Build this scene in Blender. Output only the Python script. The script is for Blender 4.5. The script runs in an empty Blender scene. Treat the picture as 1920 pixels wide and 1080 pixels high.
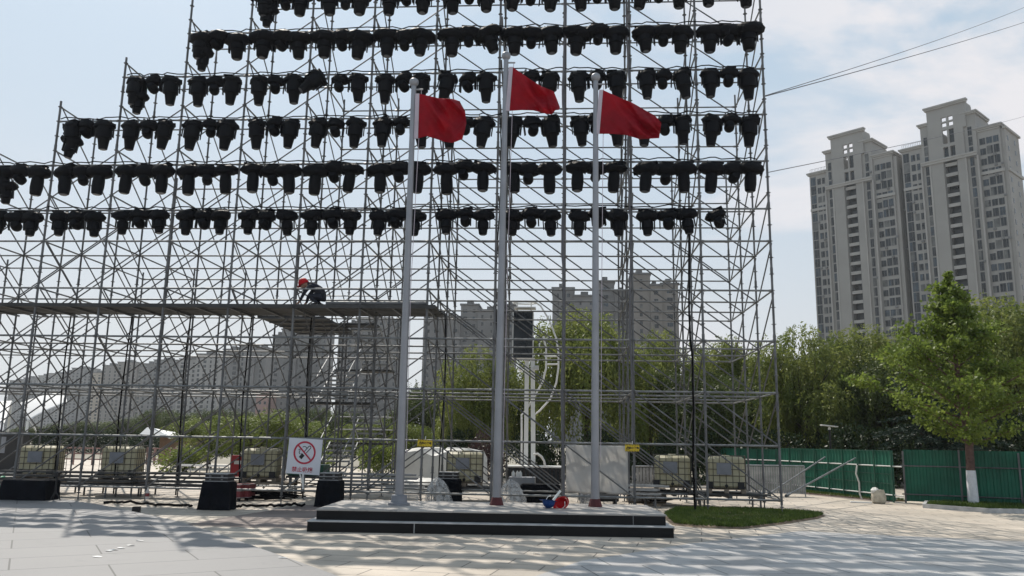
import bpy, bmesh, math, random
import numpy as np
from mathutils import Vector, Matrix, noise as mnoise

random.seed(11)
rng = np.random.default_rng(11)
S = bpy.context.scene
COL = S.collection
R = math.radians

# ------------------------------------------------------------------ camera
FPX, PITCH, ROLL, YAW, HC = 1535.0, 0.185424732, 0.0161387986, 0.0669093178, 1.90
cam_d = bpy.data.cameras.new('camera'); cam = bpy.data.objects.new('camera', cam_d); COL.objects.link(cam)
cam_d.sensor_width = 36.0; cam_d.lens = 36.0*FPX/1920.0; cam_d.clip_start = 0.1; cam_d.clip_end = 6000
cam.matrix_world = Matrix.Translation((0, 0, HC)) @ Matrix.Rotation(YAW, 4, 'Z') @ Matrix.Rotation(math.pi/2+PITCH, 4, 'X') @ Matrix.Rotation(ROLL, 4, 'Z')
S.camera = cam

def ray(px, py):                      # direction of a photo pixel (1920 wide) in the world
    a, b = px-960.0, py-540.0
    c, s = math.cos(ROLL), math.sin(ROLL)
    X, Y = a*c+b*s, -a*s+b*c
    x, u = X/FPX, -Y/FPX
    c, s = math.cos(PITCH), math.sin(PITCH)
    y, z = c-u*s, s+u*c
    c, s = math.cos(YAW), math.sin(YAW)
    return Vector((x*c-y*s, x*s+y*c, z))
def P(px, py, Y):
    r = ray(px, py); return r*(Y/r.y)+Vector((0, 0, HC))
def G(px, py, z=0.0):
    r = ray(px, py); return r*((z-HC)/r.z)+Vector((0, 0, HC))

# ------------------------------------------------------------------ materials
def nt(name):
    m = bpy.data.materials.new(name); m.use_nodes = True
    n = m.node_tree; n.nodes.clear()
    o = n.nodes.new('ShaderNodeOutputMaterial')
    return m, n, o
def M(name, c, rough=0.6, metal=0.0, var=0.25, scale=2.0, bump=0.0, bscale=20.0, spec=0.4, c2=None, detail=6):
    m, n, o = nt(name)
    b = n.nodes.new('ShaderNodeBsdfPrincipled'); n.links.new(b.outputs[0], o.inputs[0])
    b.inputs['Roughness'].default_value = rough; b.inputs['Metallic'].default_value = metal
    b.inputs['Specular IOR Level'].default_value = spec
    tc = n.nodes.new('ShaderNodeTexCoord')
    nz = n.nodes.new('ShaderNodeTexNoise'); nz.inputs['Scale'].default_value = scale; nz.inputs['Detail'].default_value = detail
    n.links.new(tc.outputs['Object'], nz.inputs['Vector'])
    mx = n.nodes.new('ShaderNodeMix'); mx.data_type = 'RGBA'
    lo = tuple(max(0, x*(1-var)) for x in c) if c2 is None else c
    hi = tuple(min(1, x*(1+var)) for x in c) if c2 is None else c2
    mx.inputs[6].default_value = (*lo, 1); mx.inputs[7].default_value = (*hi, 1)
    mr = n.nodes.new('ShaderNodeMapRange'); mr.inputs[1].default_value = 0.3; mr.inputs[2].default_value = 0.7
    n.links.new(nz.outputs['Fac'], mr.inputs[0]); n.links.new(mr.outputs[0], mx.inputs[0])
    n.links.new(mx.outputs[2], b.inputs['Base Color'])
    if bump:
        n2 = n.nodes.new('ShaderNodeTexNoise'); n2.inputs['Scale'].default_value = bscale; n2.inputs['Detail'].default_value = 5
        n.links.new(tc.outputs['Object'], n2.inputs['Vector'])
        bp = n.nodes.new('ShaderNodeBump'); bp.inputs['Strength'].default_value = bump; bp.inputs['Distance'].default_value = 0.05
        n.links.new(n2.outputs['Fac'], bp.inputs['Height']); n.links.new(bp.outputs[0], b.inputs['Normal'])
    return m
def leafmat(name, c, c2, trans=0.45, scale=0.6):
    m, n, o = nt(name)
    tc = n.nodes.new('ShaderNodeTexCoord'); nz = n.nodes.new('ShaderNodeTexNoise')
    nz.inputs['Scale'].default_value = scale; nz.inputs['Detail'].default_value = 8; nz.inputs['Roughness'].default_value = 0.7
    n.links.new(tc.outputs['Object'], nz.inputs['Vector'])
    mr = n.nodes.new('ShaderNodeMapRange'); mr.inputs[1].default_value = 0.33; mr.inputs[2].default_value = 0.67
    n.links.new(nz.outputs['Fac'], mr.inputs[0])
    mx = n.nodes.new('ShaderNodeMix'); mx.data_type = 'RGBA'
    mx.inputs[6].default_value = (*c, 1); mx.inputs[7].default_value = (*c2, 1); n.links.new(mr.outputs[0], mx.inputs[0])
    d = n.nodes.new('ShaderNodeBsdfPrincipled'); d.inputs['Roughness'].default_value = 0.5; d.inputs['Specular IOR Level'].default_value = 0.25
    t = n.nodes.new('ShaderNodeBsdfTranslucent')
    ms = n.nodes.new('ShaderNodeMixShader'); ms.inputs[0].default_value = trans
    n.links.new(mx.outputs[2], d.inputs['Base Color']); n.links.new(mx.outputs[2], t.inputs['Color'])
    n.links.new(d.outputs[0], ms.inputs[1]); n.links.new(t.outputs[0], ms.inputs[2]); n.links.new(ms.outputs[0], o.inputs[0])
    return m
def clothmat(name, c, trans=0.35, c2=None, scale=1.5, rough=0.7):
    m = leafmat(name, c, c2 or tuple(x*1.25 for x in c), trans, scale)
    return m
def slabs(name, c, c2, mortar, w, h, rot=0.0, msize=0.008, rough=0.6, spec=0.4, stain=(0.66, 1.2), scale=0.45):
    m, n, o = nt(name)
    b = n.nodes.new('ShaderNodeBsdfPrincipled'); n.links.new(b.outputs[0], o.inputs[0]); b.inputs['Roughness'].default_value = rough
    b.inputs['Specular IOR Level'].default_value = spec
    tc = n.nodes.new('ShaderNodeTexCoord'); mp = n.nodes.new('ShaderNodeMapping'); mp.inputs['Rotation'].default_value = (0, 0, rot)
    n.links.new(tc.outputs['Object'], mp.inputs[0])
    bk = n.nodes.new('ShaderNodeTexBrick'); bk.inputs['Scale'].default_value = 1.0
    bk.inputs['Brick Width'].default_value = w; bk.inputs['Row Height'].default_value = h; bk.inputs['Mortar Size'].default_value = msize
    bk.inputs['Color1'].default_value = (*c, 1); bk.inputs['Color2'].default_value = (*c2, 1); bk.inputs['Mortar'].default_value = (*mortar, 1)
    n.links.new(mp.outputs[0], bk.inputs[0])
    nz = n.nodes.new('ShaderNodeTexNoise'); nz.inputs['Scale'].default_value = scale; nz.inputs['Detail'].default_value = 9; nz.inputs['Roughness'].default_value = 0.65
    n.links.new(tc.outputs['Object'], nz.inputs[0])
    mr = n.nodes.new('ShaderNodeMapRange'); mr.inputs[1].default_value = 0.3; mr.inputs[2].default_value = 0.7; mr.inputs[3].default_value = stain[0]; mr.inputs[4].default_value = stain[1]
    n.links.new(nz.outputs['Fac'], mr.inputs[0])
    mx = n.nodes.new('ShaderNodeMix'); mx.data_type = 'RGBA'; mx.blend_type = 'MULTIPLY'; mx.inputs[0].default_value = 1
    n.links.new(bk.outputs['Color'], mx.inputs[6]); n.links.new(mr.outputs[0], mx.inputs[7]); n.links.new(mx.outputs[2], b.inputs['Base Color'])
    ns = n.nodes.new('ShaderNodeTexNoise'); ns.inputs['Scale'].default_value = 1.9; ns.inputs['Detail'].default_value = 10; ns.inputs['Roughness'].default_value = 0.75; ns.inputs['Distortion'].default_value = .6
    n.links.new(tc.outputs['Object'], ns.inputs[0])
    sr = n.nodes.new('ShaderNodeMapRange'); sr.inputs[1].default_value = 0.56; sr.inputs[2].default_value = 0.72; sr.inputs[3].default_value = 1.0; sr.inputs[4].default_value = stain[0]-.14
    n.links.new(ns.outputs['Fac'], sr.inputs[0])
    mx2 = n.nodes.new('ShaderNodeMix'); mx2.data_type = 'RGBA'; mx2.blend_type = 'MULTIPLY'; mx2.inputs[0].default_value = 1
    n.links.new(mx.outputs[2], mx2.inputs[6]); n.links.new(sr.outputs[0], mx2.inputs[7]); n.links.new(mx2.outputs[2], b.inputs['Base Color'])
    n2 = n.nodes.new('ShaderNodeTexNoise'); n2.inputs['Scale'].default_value = 25; n2.inputs['Detail'].default_value = 6
    n.links.new(tc.outputs['Object'], n2.inputs[0])
    bp = n.nodes.new('ShaderNodeBump'); bp.inputs['Strength'].default_value = 0.12; bp.inputs['Distance'].default_value = 0.02
    n.links.new(n2.outputs['Fac'], bp.inputs['Height']); n.links.new(bp.outputs[0], b.inputs['Normal'])
    return m

MT = dict(
 steel=M('galvanised_steel', (0.165, 0.17, 0.172), 0.5, 0.25, 0.35, 3.0),
 steel2=M('weathered_galvanised_steel', (0.12, 0.122, 0.126), 0.55, 0.2, 0.4, 2.0),
 lightblk=M('black_rain_cover_plastic', (0.0035, 0.004, 0.006), 0.6, 0, 0.5, 5, 0.6, 9, 0.12),
 lightbody=M('black_lamp_housing', (0.0035, 0.004, 0.006), 0.55, 0, 0.3, 5, spec=0.12),
 lens=M('lamp_lens_glass', (0.09, 0.095, 0.11), 0.25, 0, 0.2, 5, spec=0.5),  # base lightened so the lens glint is part of the colour
 blackcloth=M('black_cloth_cover', (0.006, 0.007, 0.010), 0.85, 0, 0.4, 3, 0.8, 6, 0.08),
 rubber=M('black_rubber', (0.006, 0.006, 0.007), 0.8, 0, 0.2, 6, spec=0.08),
 alu=M('brushed_aluminium', (0.30, 0.31, 0.32), 0.45, 0.4, 0.15, 6),
 polegrey=M('pale_grey_pole_paint', (0.26, 0.265, 0.285), 0.4, 0.5, 0.12, 1.5),
 redcone=M('dark_red_paint', (0.075, 0.014, 0.016), 0.7, 0, 0.3, 6),
 flag=leafmat('red_flag_cloth', (0.30, 0.006, 0.018), (0.42, 0.010, 0.026), 0.5, 2.5),
 hem=clothmat('white_hem_cloth', (0.5, 0.45, 0.5), 0.3),
 granite_dark=M('polished_black_granite', (0.004, 0.005, 0.0065), 0.32, 0, 0.4, 1.2, spec=0.22),
 granite_top=slabs('grey_granite_top', (0.40, 0.37, 0.34), (0.34, 0.32, 0.30), (0.2, 0.2, 0.2), 1.2, 0.8, 0, 0.006, 0.5),
 granite_edge=M('pale_granite_edge', (0.42, 0.42, 0.42), 0.5, 0, 0.2, 4),
 ibc=clothmat('yellowed_tank_plastic', (0.50, 0.47, 0.33), 0.3, (0.58, 0.55, 0.41), 1.0),
 plate=M('grey_steel_plate', (0.20, 0.21, 0.235), 0.5, 0.1, 0.15, 4),
 cage=M('galvanised_cage_bar', (0.10, 0.095, 0.08), 0.6, 0.2, 0.2, 5),
 wood=M('weathered_timber', (0.22, 0.18, 0.14), 0.8, 0, 0.35, 4, 0.3, 15),
 plank=M('grey_steel_plank', (0.05, 0.05, 0.05), 0.7, 0.1, 0.4, 1.5),
 white=M('white_paint', (0.72, 0.72, 0.70), 0.45, 0, 0.06, 2),
 offwhite=M('dull_white_paint', (0.55, 0.55, 0.53), 0.55, 0, 0.1, 2),
 tarp=clothmat('white_tarpaulin', (0.62, 0.62, 0.60), 0.15, (0.72, 0.71, 0.68), 1.5),
 plasticwrap=clothmat('clear_plastic_sheet', (0.22, 0.22, 0.23), 0.5, (0.5, 0.5, 0.5), 9),
 sheet=clothmat('translucent_white_sheet', (0.58, 0.57, 0.56), 0.5, (0.66, 0.65, 0.63), 0.8),
 signpanel=M('white_sign_board', (0.60, 0.61, 0.66), 0.5, 0, 0.05, 3),
 signred=M('sign_red', (0.42, 0.02, 0.05), 0.5, 0, 0.05, 3),
 black=M('black_paint', (0.012, 0.012, 0.014), 0.5, 0, 0.1, 3),
 yellow=M('warning_yellow', (0.62, 0.44, 0.02), 0.5, 0, 0.08, 3),
 redpaint=M('red_cabinet_paint', (0.34, 0.025, 0.03), 0.45, 0, 0.15, 3),
 redcase=M('dull_red_case', (0.17, 0.03, 0.035), 0.55, 0, 0.3, 5),
 greenfence=M('green_fence_sheet', (0.010, 0.108, 0.066), 0.6, 0, 0.34, 0.9),
 greendark=M('dark_green_steel', (0.012, 0.07, 0.045), 0.5, 0, 0.2, 3),
 greenwrap=M('bright_green_plastic', (0.02, 0.30, 0.16), 0.5, 0, 0.2, 5),
 blue=M('blue_helmet_plastic', (0.01, 0.045, 0.17), 0.5, 0, 0.1, 3, spec=0.2),
 red=M('red_helmet_plastic', (0.42, 0.012, 0.018), 0.55, 0, 0.1, 3, spec=0.15),
 skin=M('skin', (0.36, 0.21, 0.15), 0.55, 0, 0.1, 10),
 jacket=M('dark_navy_workwear', (0.014, 0.016, 0.026), 0.8, 0, 0.3, 8),
 sack=M('woven_sack_cloth', (0.50, 0.45, 0.36), 0.85, 0, 0.25, 6, 0.6, 30),
 bark=M('dark_bark', (0.055, 0.042, 0.033), 0.9, 0, 0.4, 4, 0.8, 14),
 bark_red=M('brown_bark', (0.12, 0.072, 0.06), 0.85, 0, 0.35, 6, 0.7, 14),
 lime=M('lime_wash', (0.66, 0.67, 0.70), 0.8, 0, 0.12, 9),
 leaf_gk=leafmat('ginkgo_leaf', (0.07, 0.115, 0.018), (0.22, 0.28, 0.055), 0.5, 1.8),
 leaf_wl=leafmat('willow_leaf', (0.085, 0.125, 0.025), (0.26, 0.28, 0.075), 0.5, 0.5),
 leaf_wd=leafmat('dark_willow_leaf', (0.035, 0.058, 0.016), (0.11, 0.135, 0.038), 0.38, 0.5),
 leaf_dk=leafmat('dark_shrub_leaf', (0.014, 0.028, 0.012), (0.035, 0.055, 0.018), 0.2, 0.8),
 leaf_yl=leafmat('yellow_green_leaf', (0.085, 0.125, 0.025), (0.20, 0.235, 0.055), 0.5, 0.7),
 leaf_pp=leafmat('purple_shrub_leaf', (0.035, 0.02, 0.025), (0.07, 0.045, 0.04), 0.25, 1.0),
 leaf_cf=leafmat('conifer_needles', (0.012, 0.028, 0.02), (0.03, 0.05, 0.035), 0.15, 0.8),
 grass=leafmat('grass_blade', (0.045, 0.085, 0.018), (0.10, 0.14, 0.03), 0.35, 1.2),
 soil=M('dry_soil', (0.16, 0.12, 0.085), 0.95, 0, 0.4, 3, 0.6, 15),
 concrete=M('concrete', (0.36, 0.35, 0.33), 0.8, 0, 0.2, 1.5, 0.2, 20),
 towerwall=M('beige_tower_render', (0.285, 0.272, 0.255), 0.85, 0, 0.10, 0.12),
 towertrim=M('pale_tower_stone', (0.335, 0.32, 0.30), 0.85, 0, 0.08, 0.2),
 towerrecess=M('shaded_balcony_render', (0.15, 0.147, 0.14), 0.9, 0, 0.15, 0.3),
 glass=M('dark_window_glass', (0.014, 0.018, 0.022), 0.2, 0, 0.8, 0.35, spec=0.3),
 glass2=M('pale_curtained_glass', (0.11, 0.11, 0.105), 0.35, 0, 0.5, 0.5, spec=0.3),
 glass3=M('bluish_window_glass', (0.03, 0.045, 0.06), 0.15, 0, 0.6, 0.5, spec=0.4),
 frame=M('window_frame_grey', (0.15, 0.15, 0.15), 0.6, 0, 0.2, 1),
 blockwall=M('grey_apartment_render', (0.155, 0.152, 0.152), 0.9, 0, 0.22, 0.10),
 blockwall2=M('tan_apartment_render', (0.195, 0.178, 0.162), 0.9, 0, 0.14, 0.10),
 blocktan=M('tan_plain_render', (0.34, 0.29, 0.23), 0.9, 0, 0.12, 0.08),
 blockwall3=M('pale_apartment_render', (0.27, 0.262, 0.255), 0.9, 0, 0.2, 0.08),
 blockroof=M('grey_roof_slab', (0.11, 0.11, 0.112), 0.9, 0, 0.15, 0.2),
 canopy=clothmat('white_tensile_membrane', (0.78, 0.77, 0.76), 0.2, (0.82, 0.81, 0.80)),
 canopyroof=M('blue_grey_roof', (0.09, 0.12, 0.15), 0.6, 0, 0.2, 1),
 brickwall=M('brown_wall', (0.20, 0.13, 0.09), 0.9, 0, 0.2, 2),
 rail=M('reddish_rail_paint', (0.28, 0.17, 0.15), 0.7, 0, 0.2, 2),
 panelblk=M('dark_screen_face', (0.008, 0.014, 0.02), 0.15, 0, 0.3, 1.2, spec=0.5),
 bottle=clothmat('clear_bottle', (0.6, 0.6, 0.6), 0.5),
 wire=M('grey_wire', (0.10, 0.10, 0.11), 0.6, 0, 0.1, 2),
 greybox=M('grey_cabinet', (0.26, 0.27, 0.29), 0.55, 0.1, 0.1, 3),
 cardboard=M('grey_slatted_plastic', (0.30, 0.30, 0.30), 0.7, 0, 0.3, 3),
)
m_, n_, o_ = nt('thin_clear_plastic'); tr_ = n_.nodes.new('ShaderNodeBsdfTransparent'); gl_ = n_.nodes.new('ShaderNodeBsdfPrincipled'); gl_.inputs['Base Color'].default_value = (.5, .51, .52, 1); gl_.inputs['Roughness'].default_value = .25
nz_ = n_.nodes.new('ShaderNodeTexNoise'); nz_.inputs['Scale'].default_value = 7; nz_.inputs['Detail'].default_value = 6; rm_ = n_.nodes.new('ShaderNodeMapRange'); rm_.inputs[1].default_value = .35; rm_.inputs[2].default_value = .65; rm_.inputs[3].default_value = .15; rm_.inputs[4].default_value = .75
n_.links.new(nz_.outputs['Fac'], rm_.inputs[0]); ms_ = n_.nodes.new('ShaderNodeMixShader'); n_.links.new(rm_.outputs[0], ms_.inputs[0]); n_.links.new(tr_.outputs[0], ms_.inputs[1]); n_.links.new(gl_.outputs[0], ms_.inputs[2]); n_.links.new(ms_.outputs[0], o_.inputs[0]); MT['plasticwrap'] = m_
MT['paving'] = slabs('beige_granite_paving', (0.50, 0.435, 0.36), (0.44, 0.39, 0.33), (0.16, 0.14, 0.12), 1.2, 0.6, R(9), 0.014, 0.62, 0.35)
MT['paving_near'] = slabs('sky_sheen_granite_paving', (0.46, 0.45, 0.44), (0.41, 0.40, 0.395), (0.12, 0.12, 0.12), 1.0, 1.0, R(-14), 0.014, 0.5, 0.5)  # greyer than the plaza stone: sky sheen painted into the slab colour
MT['floorboard'] = slabs('pale_grey_floor_panels', (0.205, 0.202, 0.204), (0.195, 0.193, 0.196), (0.05, 0.05, 0.05), 2.44, 1.22, R(-34), 0.013, 0.5, 0.45, (0.92, 1.06), 0.25)
MT['ground'] = M('dry_ground', (0.24, 0.22, 0.18), 0.95, 0, 0.25, 0.05)
MT['pathdark'] = M('dark_brown_paving', (0.20, 0.165, 0.15), 0.8, 0, 0.3, 0.6, 0.2, 20)

# ------------------------------------------------------------------ mesh builder
class MB:
    def __init__(s): s.v, s.f, s.m = [], [], []
    def add(s, vs, fs, m=0):
        k = len(s.v); s.v.extend([tuple(v) for v in vs]); s.f.extend([tuple(i+k for i in f) for f in fs]); s.m.extend([m]*len(fs)); return s
    def box(s, x0, x1, y0, y1, z0, z1, m=0):
        vs = [(x0,y0,z0),(x1,y0,z0),(x1,y1,z0),(x0,y1,z0),(x0,y0,z1),(x1,y0,z1),(x1,y1,z1),(x0,y1,z1)]
        return s.add(vs, [(0,3,2,1),(4,5,6,7),(0,1,5,4),(1,2,6,5),(2,3,7,6),(3,0,4,7)], m)
    def cbox(s, c, d, rot=None, m=0):
        k = len(s.v); s.box(-d[0]/2, d[0]/2, -d[1]/2, d[1]/2, -d[2]/2, d[2]/2, m)
        for i in range(k, len(s.v)):
            v = Vector(s.v[i]); v = (rot @ v) if rot else v; s.v[i] = tuple(v+Vector(c))
        return s
    def rbox(s, x0, x1, y0, y1, z0, z1, b, m=0):          # box with chamfered vertical + horizontal edges
        rings = []
        for z, ins in ((z0, b), (z0+b, 0), (z1-b, 0), (z1, b)):
            a0, a1, c0, c1 = x0+ins, x1-ins, y0+ins, y1-ins
            rings.append([(a0+b,c0,z),(a1-b,c0,z),(a1,c0+b,z),(a1,c1-b,z),(a1-b,c1,z),(a0+b,c1,z),(a0,c1-b,z),(a0,c0+b,z)])
        return s.loft(rings, True, m)
    def loft(s, rings, cap=True, m=0, closed=True):
        n = len(rings[0]); vs = [p for r in rings for p in r]; fs = []
        for a in range(len(rings)-1):
            for i in range(n if closed else n-1):
                j = (i+1) % n; fs.append((a*n+i, a*n+j, (a+1)*n+j, (a+1)*n+i))
        if cap: fs.append(tuple(range(n))[::-1]); fs.append(tuple(range((len(rings)-1)*n, len(rings)*n)))
        return s.add(vs, fs, m)
    def tube(s, p, q, r, r2=None, n=8, m=0):
        p, q = Vector(p), Vector(q); d = (q-p)
        if d.length < 1e-6: return s
        d.normalize(); a = d.orthogonal().normalized(); b = d.cross(a); r2 = r if r2 is None else r2
        rg = lambda c, rr: [tuple(c+(a*math.cos(2*math.pi*i/n)+b*math.sin(2*math.pi*i/n))*rr) for i in range(n)]
        return s.loft([rg(p, r), rg(q, r2)], True, m)
    def path(s, pts, r, n=6, m=0):
        pts = [Vector(p) for p in pts]; rings = []; rs = r if isinstance(r, (list, tuple)) else [r]*len(pts)
        prev = None
        for i, p in enumerate(pts):
            d = (pts[min(i+1, len(pts)-1)]-pts[max(i-1, 0)]).normalized()
            a = d.orthogonal().normalized() if prev is None else (prev-d*prev.dot(d)).normalized()
            prev = a; b = d.cross(a)
            rings.append([tuple(p+(a*math.cos(2*math.pi*k/n)+b*math.sin(2*math.pi*k/n))*rs[i]) for k in range(n)])
        return s.loft(rings, True, m)
    def lathe(s, prof, c=(0,0,0), n=14, sx=1, sy=1, jit=0.0, m=0):
        rings = []
        for r, z in prof:
            rings.append([(c[0]+math.cos(2*math.pi*k/n)*r*sx*(1+random.uniform(-jit, jit)), c[1]+math.sin(2*math.pi*k/n)*r*sy*(1+random.uniform(-jit, jit)), c[2]+z+random.uniform(-jit, jit)*0.12) for k in range(n)])
        return s.loft(rings, True, m)
    def prism(s, poly, z0, z1, m=0):
        return s.loft([[(x, y, z0) for x, y in poly], [(x, y, z1) for x, y in poly]], True, m)
    def xform(s, mat, k=0):
        for i in range(k, len(s.v)): s.v[i] = tuple(mat @ Vector(s.v[i]))
        return s
    def build(s, name, mats, parent=None, smooth=False, recalc=True):
        me = bpy.data.meshes.new(name); me.from_pydata(s.v, [], s.f)
        mats = mats if isinstance(mats, (list, tuple)) else [mats]
        for q in mats: me.materials.append(MT[q] if isinstance(q, str) else q)
        if len(mats) > 1: me.polygons.foreach_set('material_index', s.m)
        if recalc and len(s.f) < 60000:
            bm = bmesh.new(); bm.from_mesh(me); bmesh.ops.recalc_face_normals(bm, faces=bm.faces); bm.to_mesh(me); bm.free()
        if smooth:
            me.polygons.foreach_set('use_smooth', [True]*len(me.polygons))
            try: me.set_sharp_from_angle(angle=R(40))
            except Exception: pass
        o = bpy.data.objects.new(name, me); COL.objects.link(o)
        if parent: o.parent = parent
        return o

def tag(o, label=None, cat=None, group=None, kind=None):
    if label: o['label'] = label
    if cat: o['category'] = cat
    if group: o['group'] = group
    if kind: o['kind'] = kind
    return o
def thing(name, label, cat, loc=(0, 0, 0), rz=0.0, group=None):
    o = bpy.data.objects.new(name, None); o.empty_display_size = 0.2; COL.objects.link(o)
    o.location = loc; o.rotation_euler = (0, 0, rz)
    return tag(o, label, cat, group)
def dup(root, loc=None, rz=None, label=None, scale=None):
    r = root.copy(); COL.objects.link(r)
    if loc is not None: r.location = loc
    if rz is not None: r.rotation_euler = (0, 0, rz)
    if scale is not None: r.scale = scale if hasattr(scale, '__len__') else (scale,)*3
    if label: r['label'] = label
    for ch in list(root.children):
        c = ch.copy(); COL.objects.link(c); c.parent = r
        for g in list(ch.children):
            d = g.copy(); COL.objects.link(d); d.parent = c
    return r
def structure(name, mb, mat, smooth=False):
    o = mb.build(name, mat, None, smooth); o['kind'] = 'structure'; return o
ORD = ['zeroth','first','second','third','fourth','fifth','sixth','seventh','eighth','ninth','tenth','eleventh','twelfth','thirteenth','fourteenth','fifteenth','sixteenth','seventeenth','eighteenth','nineteenth','twentieth']
def ordinal(k):
    if k <= 20: return ORD[k]
    t = {2: 'twenty', 3: 'thirty'}[k//10]
    return (t[:-1]+'ieth') if k % 10 == 0 else t+'-'+ORD[k % 10]

# ------------------------------------------------------------------ setting: ground
structure('ground', MB().add([(-1390,-55,-0.012),(890,-55,-0.012),(890,1290,-0.012),(-1390,1290,-0.012)], [(0,1,2,3)]), 'ground')
structure('plaza', MB().add([(-75,-30,0),(60,-30,0),(60,44,0),(14,46,0),(-75,75,0)], [(0,1,2,3,4)]), 'paving')
# near paving band; its paler grey is sky reflection painted into the colour
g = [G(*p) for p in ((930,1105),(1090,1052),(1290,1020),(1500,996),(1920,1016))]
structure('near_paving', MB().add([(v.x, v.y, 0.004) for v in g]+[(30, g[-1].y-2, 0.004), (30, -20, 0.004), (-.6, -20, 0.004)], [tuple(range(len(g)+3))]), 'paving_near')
# raised floor panels, lower left, with a gently bulging edge
edge = [G(*p) for p in ((-260,905),(-120,912),(0,925),(100,938),(190,953),(260,968),(330,984),(400,1006),(450,1024),(520,1050),(600,1079),(700,1118))]
edge = [(v.x, v.y) for v in edge]+[(-1.6, 7.5), (-1.2, 4.0)]
mb = MB(); far = [(-34, 22.0), (-34, -10), (-1.2, -10)]
top = edge+[far[2], far[1], far[0]]
mb.prism(top, 0.0, 0.085)
structure('floor_panels', mb, 'floorboard')
for k, (px, py) in enumerate(((205, 1033), (214, 1031), (226, 1028), (244, 1023), (262, 1014), (182, 1044), (1006, 1038), (530, 1046))):
    q = G(px, py, .09 if px < 600 else .01); mb = MB(); mb.loft([[(.06*math.cos(a)*random.uniform(.6, 1.5), .03*math.sin(a)*random.uniform(.6, 1.4), z+random.uniform(0, .008)) for a in np.linspace(0, 6.28, 7, endpoint=False)] for z in (0, .006)])
    o = mb.build('paper_scrap', 'white'); o.location = q; tag(o, 'small torn white paper scrap lying on the pale floor panels or paving', 'paper scrap', 'white paper scraps on the ground')
# dark strip of paving by the plinth's left end
g = [G(*p) for p in ((338,985),(560,948),(640,944),(640,968),(590,990),(470,989))]
structure('brown_paving_band', MB().add([(v.x, v.y, 0.004) for v in g], [tuple(range(len(g)))]), 'pathdark')
g = [(9.2, 37.6), (12.2, 30.9), (60, 21), (60, 32), (12.9, 33.6), (10.5, 40)]
structure('brown_kerb_paving', MB().add([(x, y, 0.004) for x, y in [(8.6,36.9),(9.0,37.2),(11.55,30.9),(11.3,30.3)]], [(0,1,2,3)]), 'pathdark')

def blades(name, poly, n, h, mat, z=0.0, hump=0.0):
    poly = [Vector((p[0], p[1])) for p in poly]
    xs = [p.x for p in poly]; ys = [p.y for p in poly]
    def inside(x, y):
        c = False
        for i in range(len(poly)):
            a, b = poly[i], poly[i-1]
            if (a.y > y) != (b.y > y) and x < (b.x-a.x)*(y-a.y)/(b.y-a.y)+a.x: c = not c
        return c
    v, f = [], []
    while len(f) < n:
        x, y = random.uniform(min(xs), max(xs)), random.uniform(min(ys), max(ys))
        if not inside(x, y): continue
        if mnoise.noise(Vector((x*1.3, y*1.3, 3.1))) < -0.45 and random.random() < .6: continue
        a = random.uniform(0, 6.28); w = random.uniform(0.008, 0.016); hh = h*random.uniform(0.5, 1.3)
        lx, ly = math.cos(a)*w, math.sin(a)*w; k = len(v); tx, ty = random.gauss(0, hh*0.35), random.gauss(0, hh*0.35)
        v += [(x-lx, y-ly, z), (x+lx, y+ly, z), (x+tx, y+ty, z+hh)]; f.append((k, k+1, k+2))
    me = bpy.data.meshes.new(name); me.from_pydata(v, [], f); me.materials.append(MT[mat])
    o = bpy.data.objects.new(name, me); COL.objects.link(o); return o
# grass island right of the plinth
isl = [(2.55,20.45),(3.0,20.0),(4.0,19.75),(5.3,21.2),(6.75,23.1),(7.3,24.2),(6.9,25.0),(5.2,25.6),(3.2,25.2),(2.6,23.0)]
mb = MB(); ctr = (4.6, 22.8); N = len(isl)
rings = [[(x, y, 0.0) for x, y in isl], [(ctr[0]+(x-ctr[0])*.94, ctr[1]+(y-ctr[1])*.94, .05) for x, y in isl], [(ctr[0]+(x-ctr[0])*.5, ctr[1]+(y-ctr[1])*.5, .08) for x, y in isl], [(ctr[0]+(x-ctr[0])*.05, ctr[1]+(y-ctr[1])*.05, .09) for x, y in isl]]
mb.loft(rings); structure('soil_bed', mb, 'soil', True)
inner = [(ctr[0]+(x-ctr[0])*.97, ctr[1]+(y-ctr[1])*.97) for x, y in isl]
tag(blades('grass', [p for p in inner], 30000, 0.085, 'grass', 0.045), 'short green grass on the low island beside the black plinth', 'grass', kind='stuff')
lawn = [(7.2,38.0),(8.9,36.9),(11.3,31.5),(12.2,31.2),(10.6,38.6),(8.5,41),(6.5,41)]
structure('lawn_soil', MB().prism(lawn, 0.0, 0.05), 'soil')
tag(blades('grass', lawn, 12000, 0.09, 'grass', 0.05), 'strip of green grass in front of the panelled green fence', 'grass', kind='stuff')

# ------------------------------------------------------------------ scaffold tower
BAY, XR, DEP, DB = 2.049, 6.07, 24.15, 2.06
ZL = 1.89
def sx(i): return XR-BAY*i
def sy(j): return DB*j
IM0 = {-1.5:14, 0:14, 1.5:14, 3:14, 4.5:14, 6:14, 7:13, 8.5:12, 10:11, 11.5:10, 13:9, 14.5:8}
IM = {1: {-1.5:14,0:14,1.5:14,3:14,4.5:14,6:14,7.5:13,9:12,10.5:11,12:10,13.5:9,15:8},
      2: {-1.5:14,0:14,1.5:14,3:14,4.5:14,6:13,7.5:12,9:10,10.5:7,12:7},
      3: {-1.5:14,0:14,1.5:14,3:14,4.5:13,6:11,7.5:8,9:6,10:5}}
scaf = thing('scaffold_tower', 'tall stepped grey steel scaffold wall carrying six rows of black stage lights', 'scaffold', (0, DEP, 0))
def levels(j): return IM0 if j == 0 else IM[j]
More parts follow.
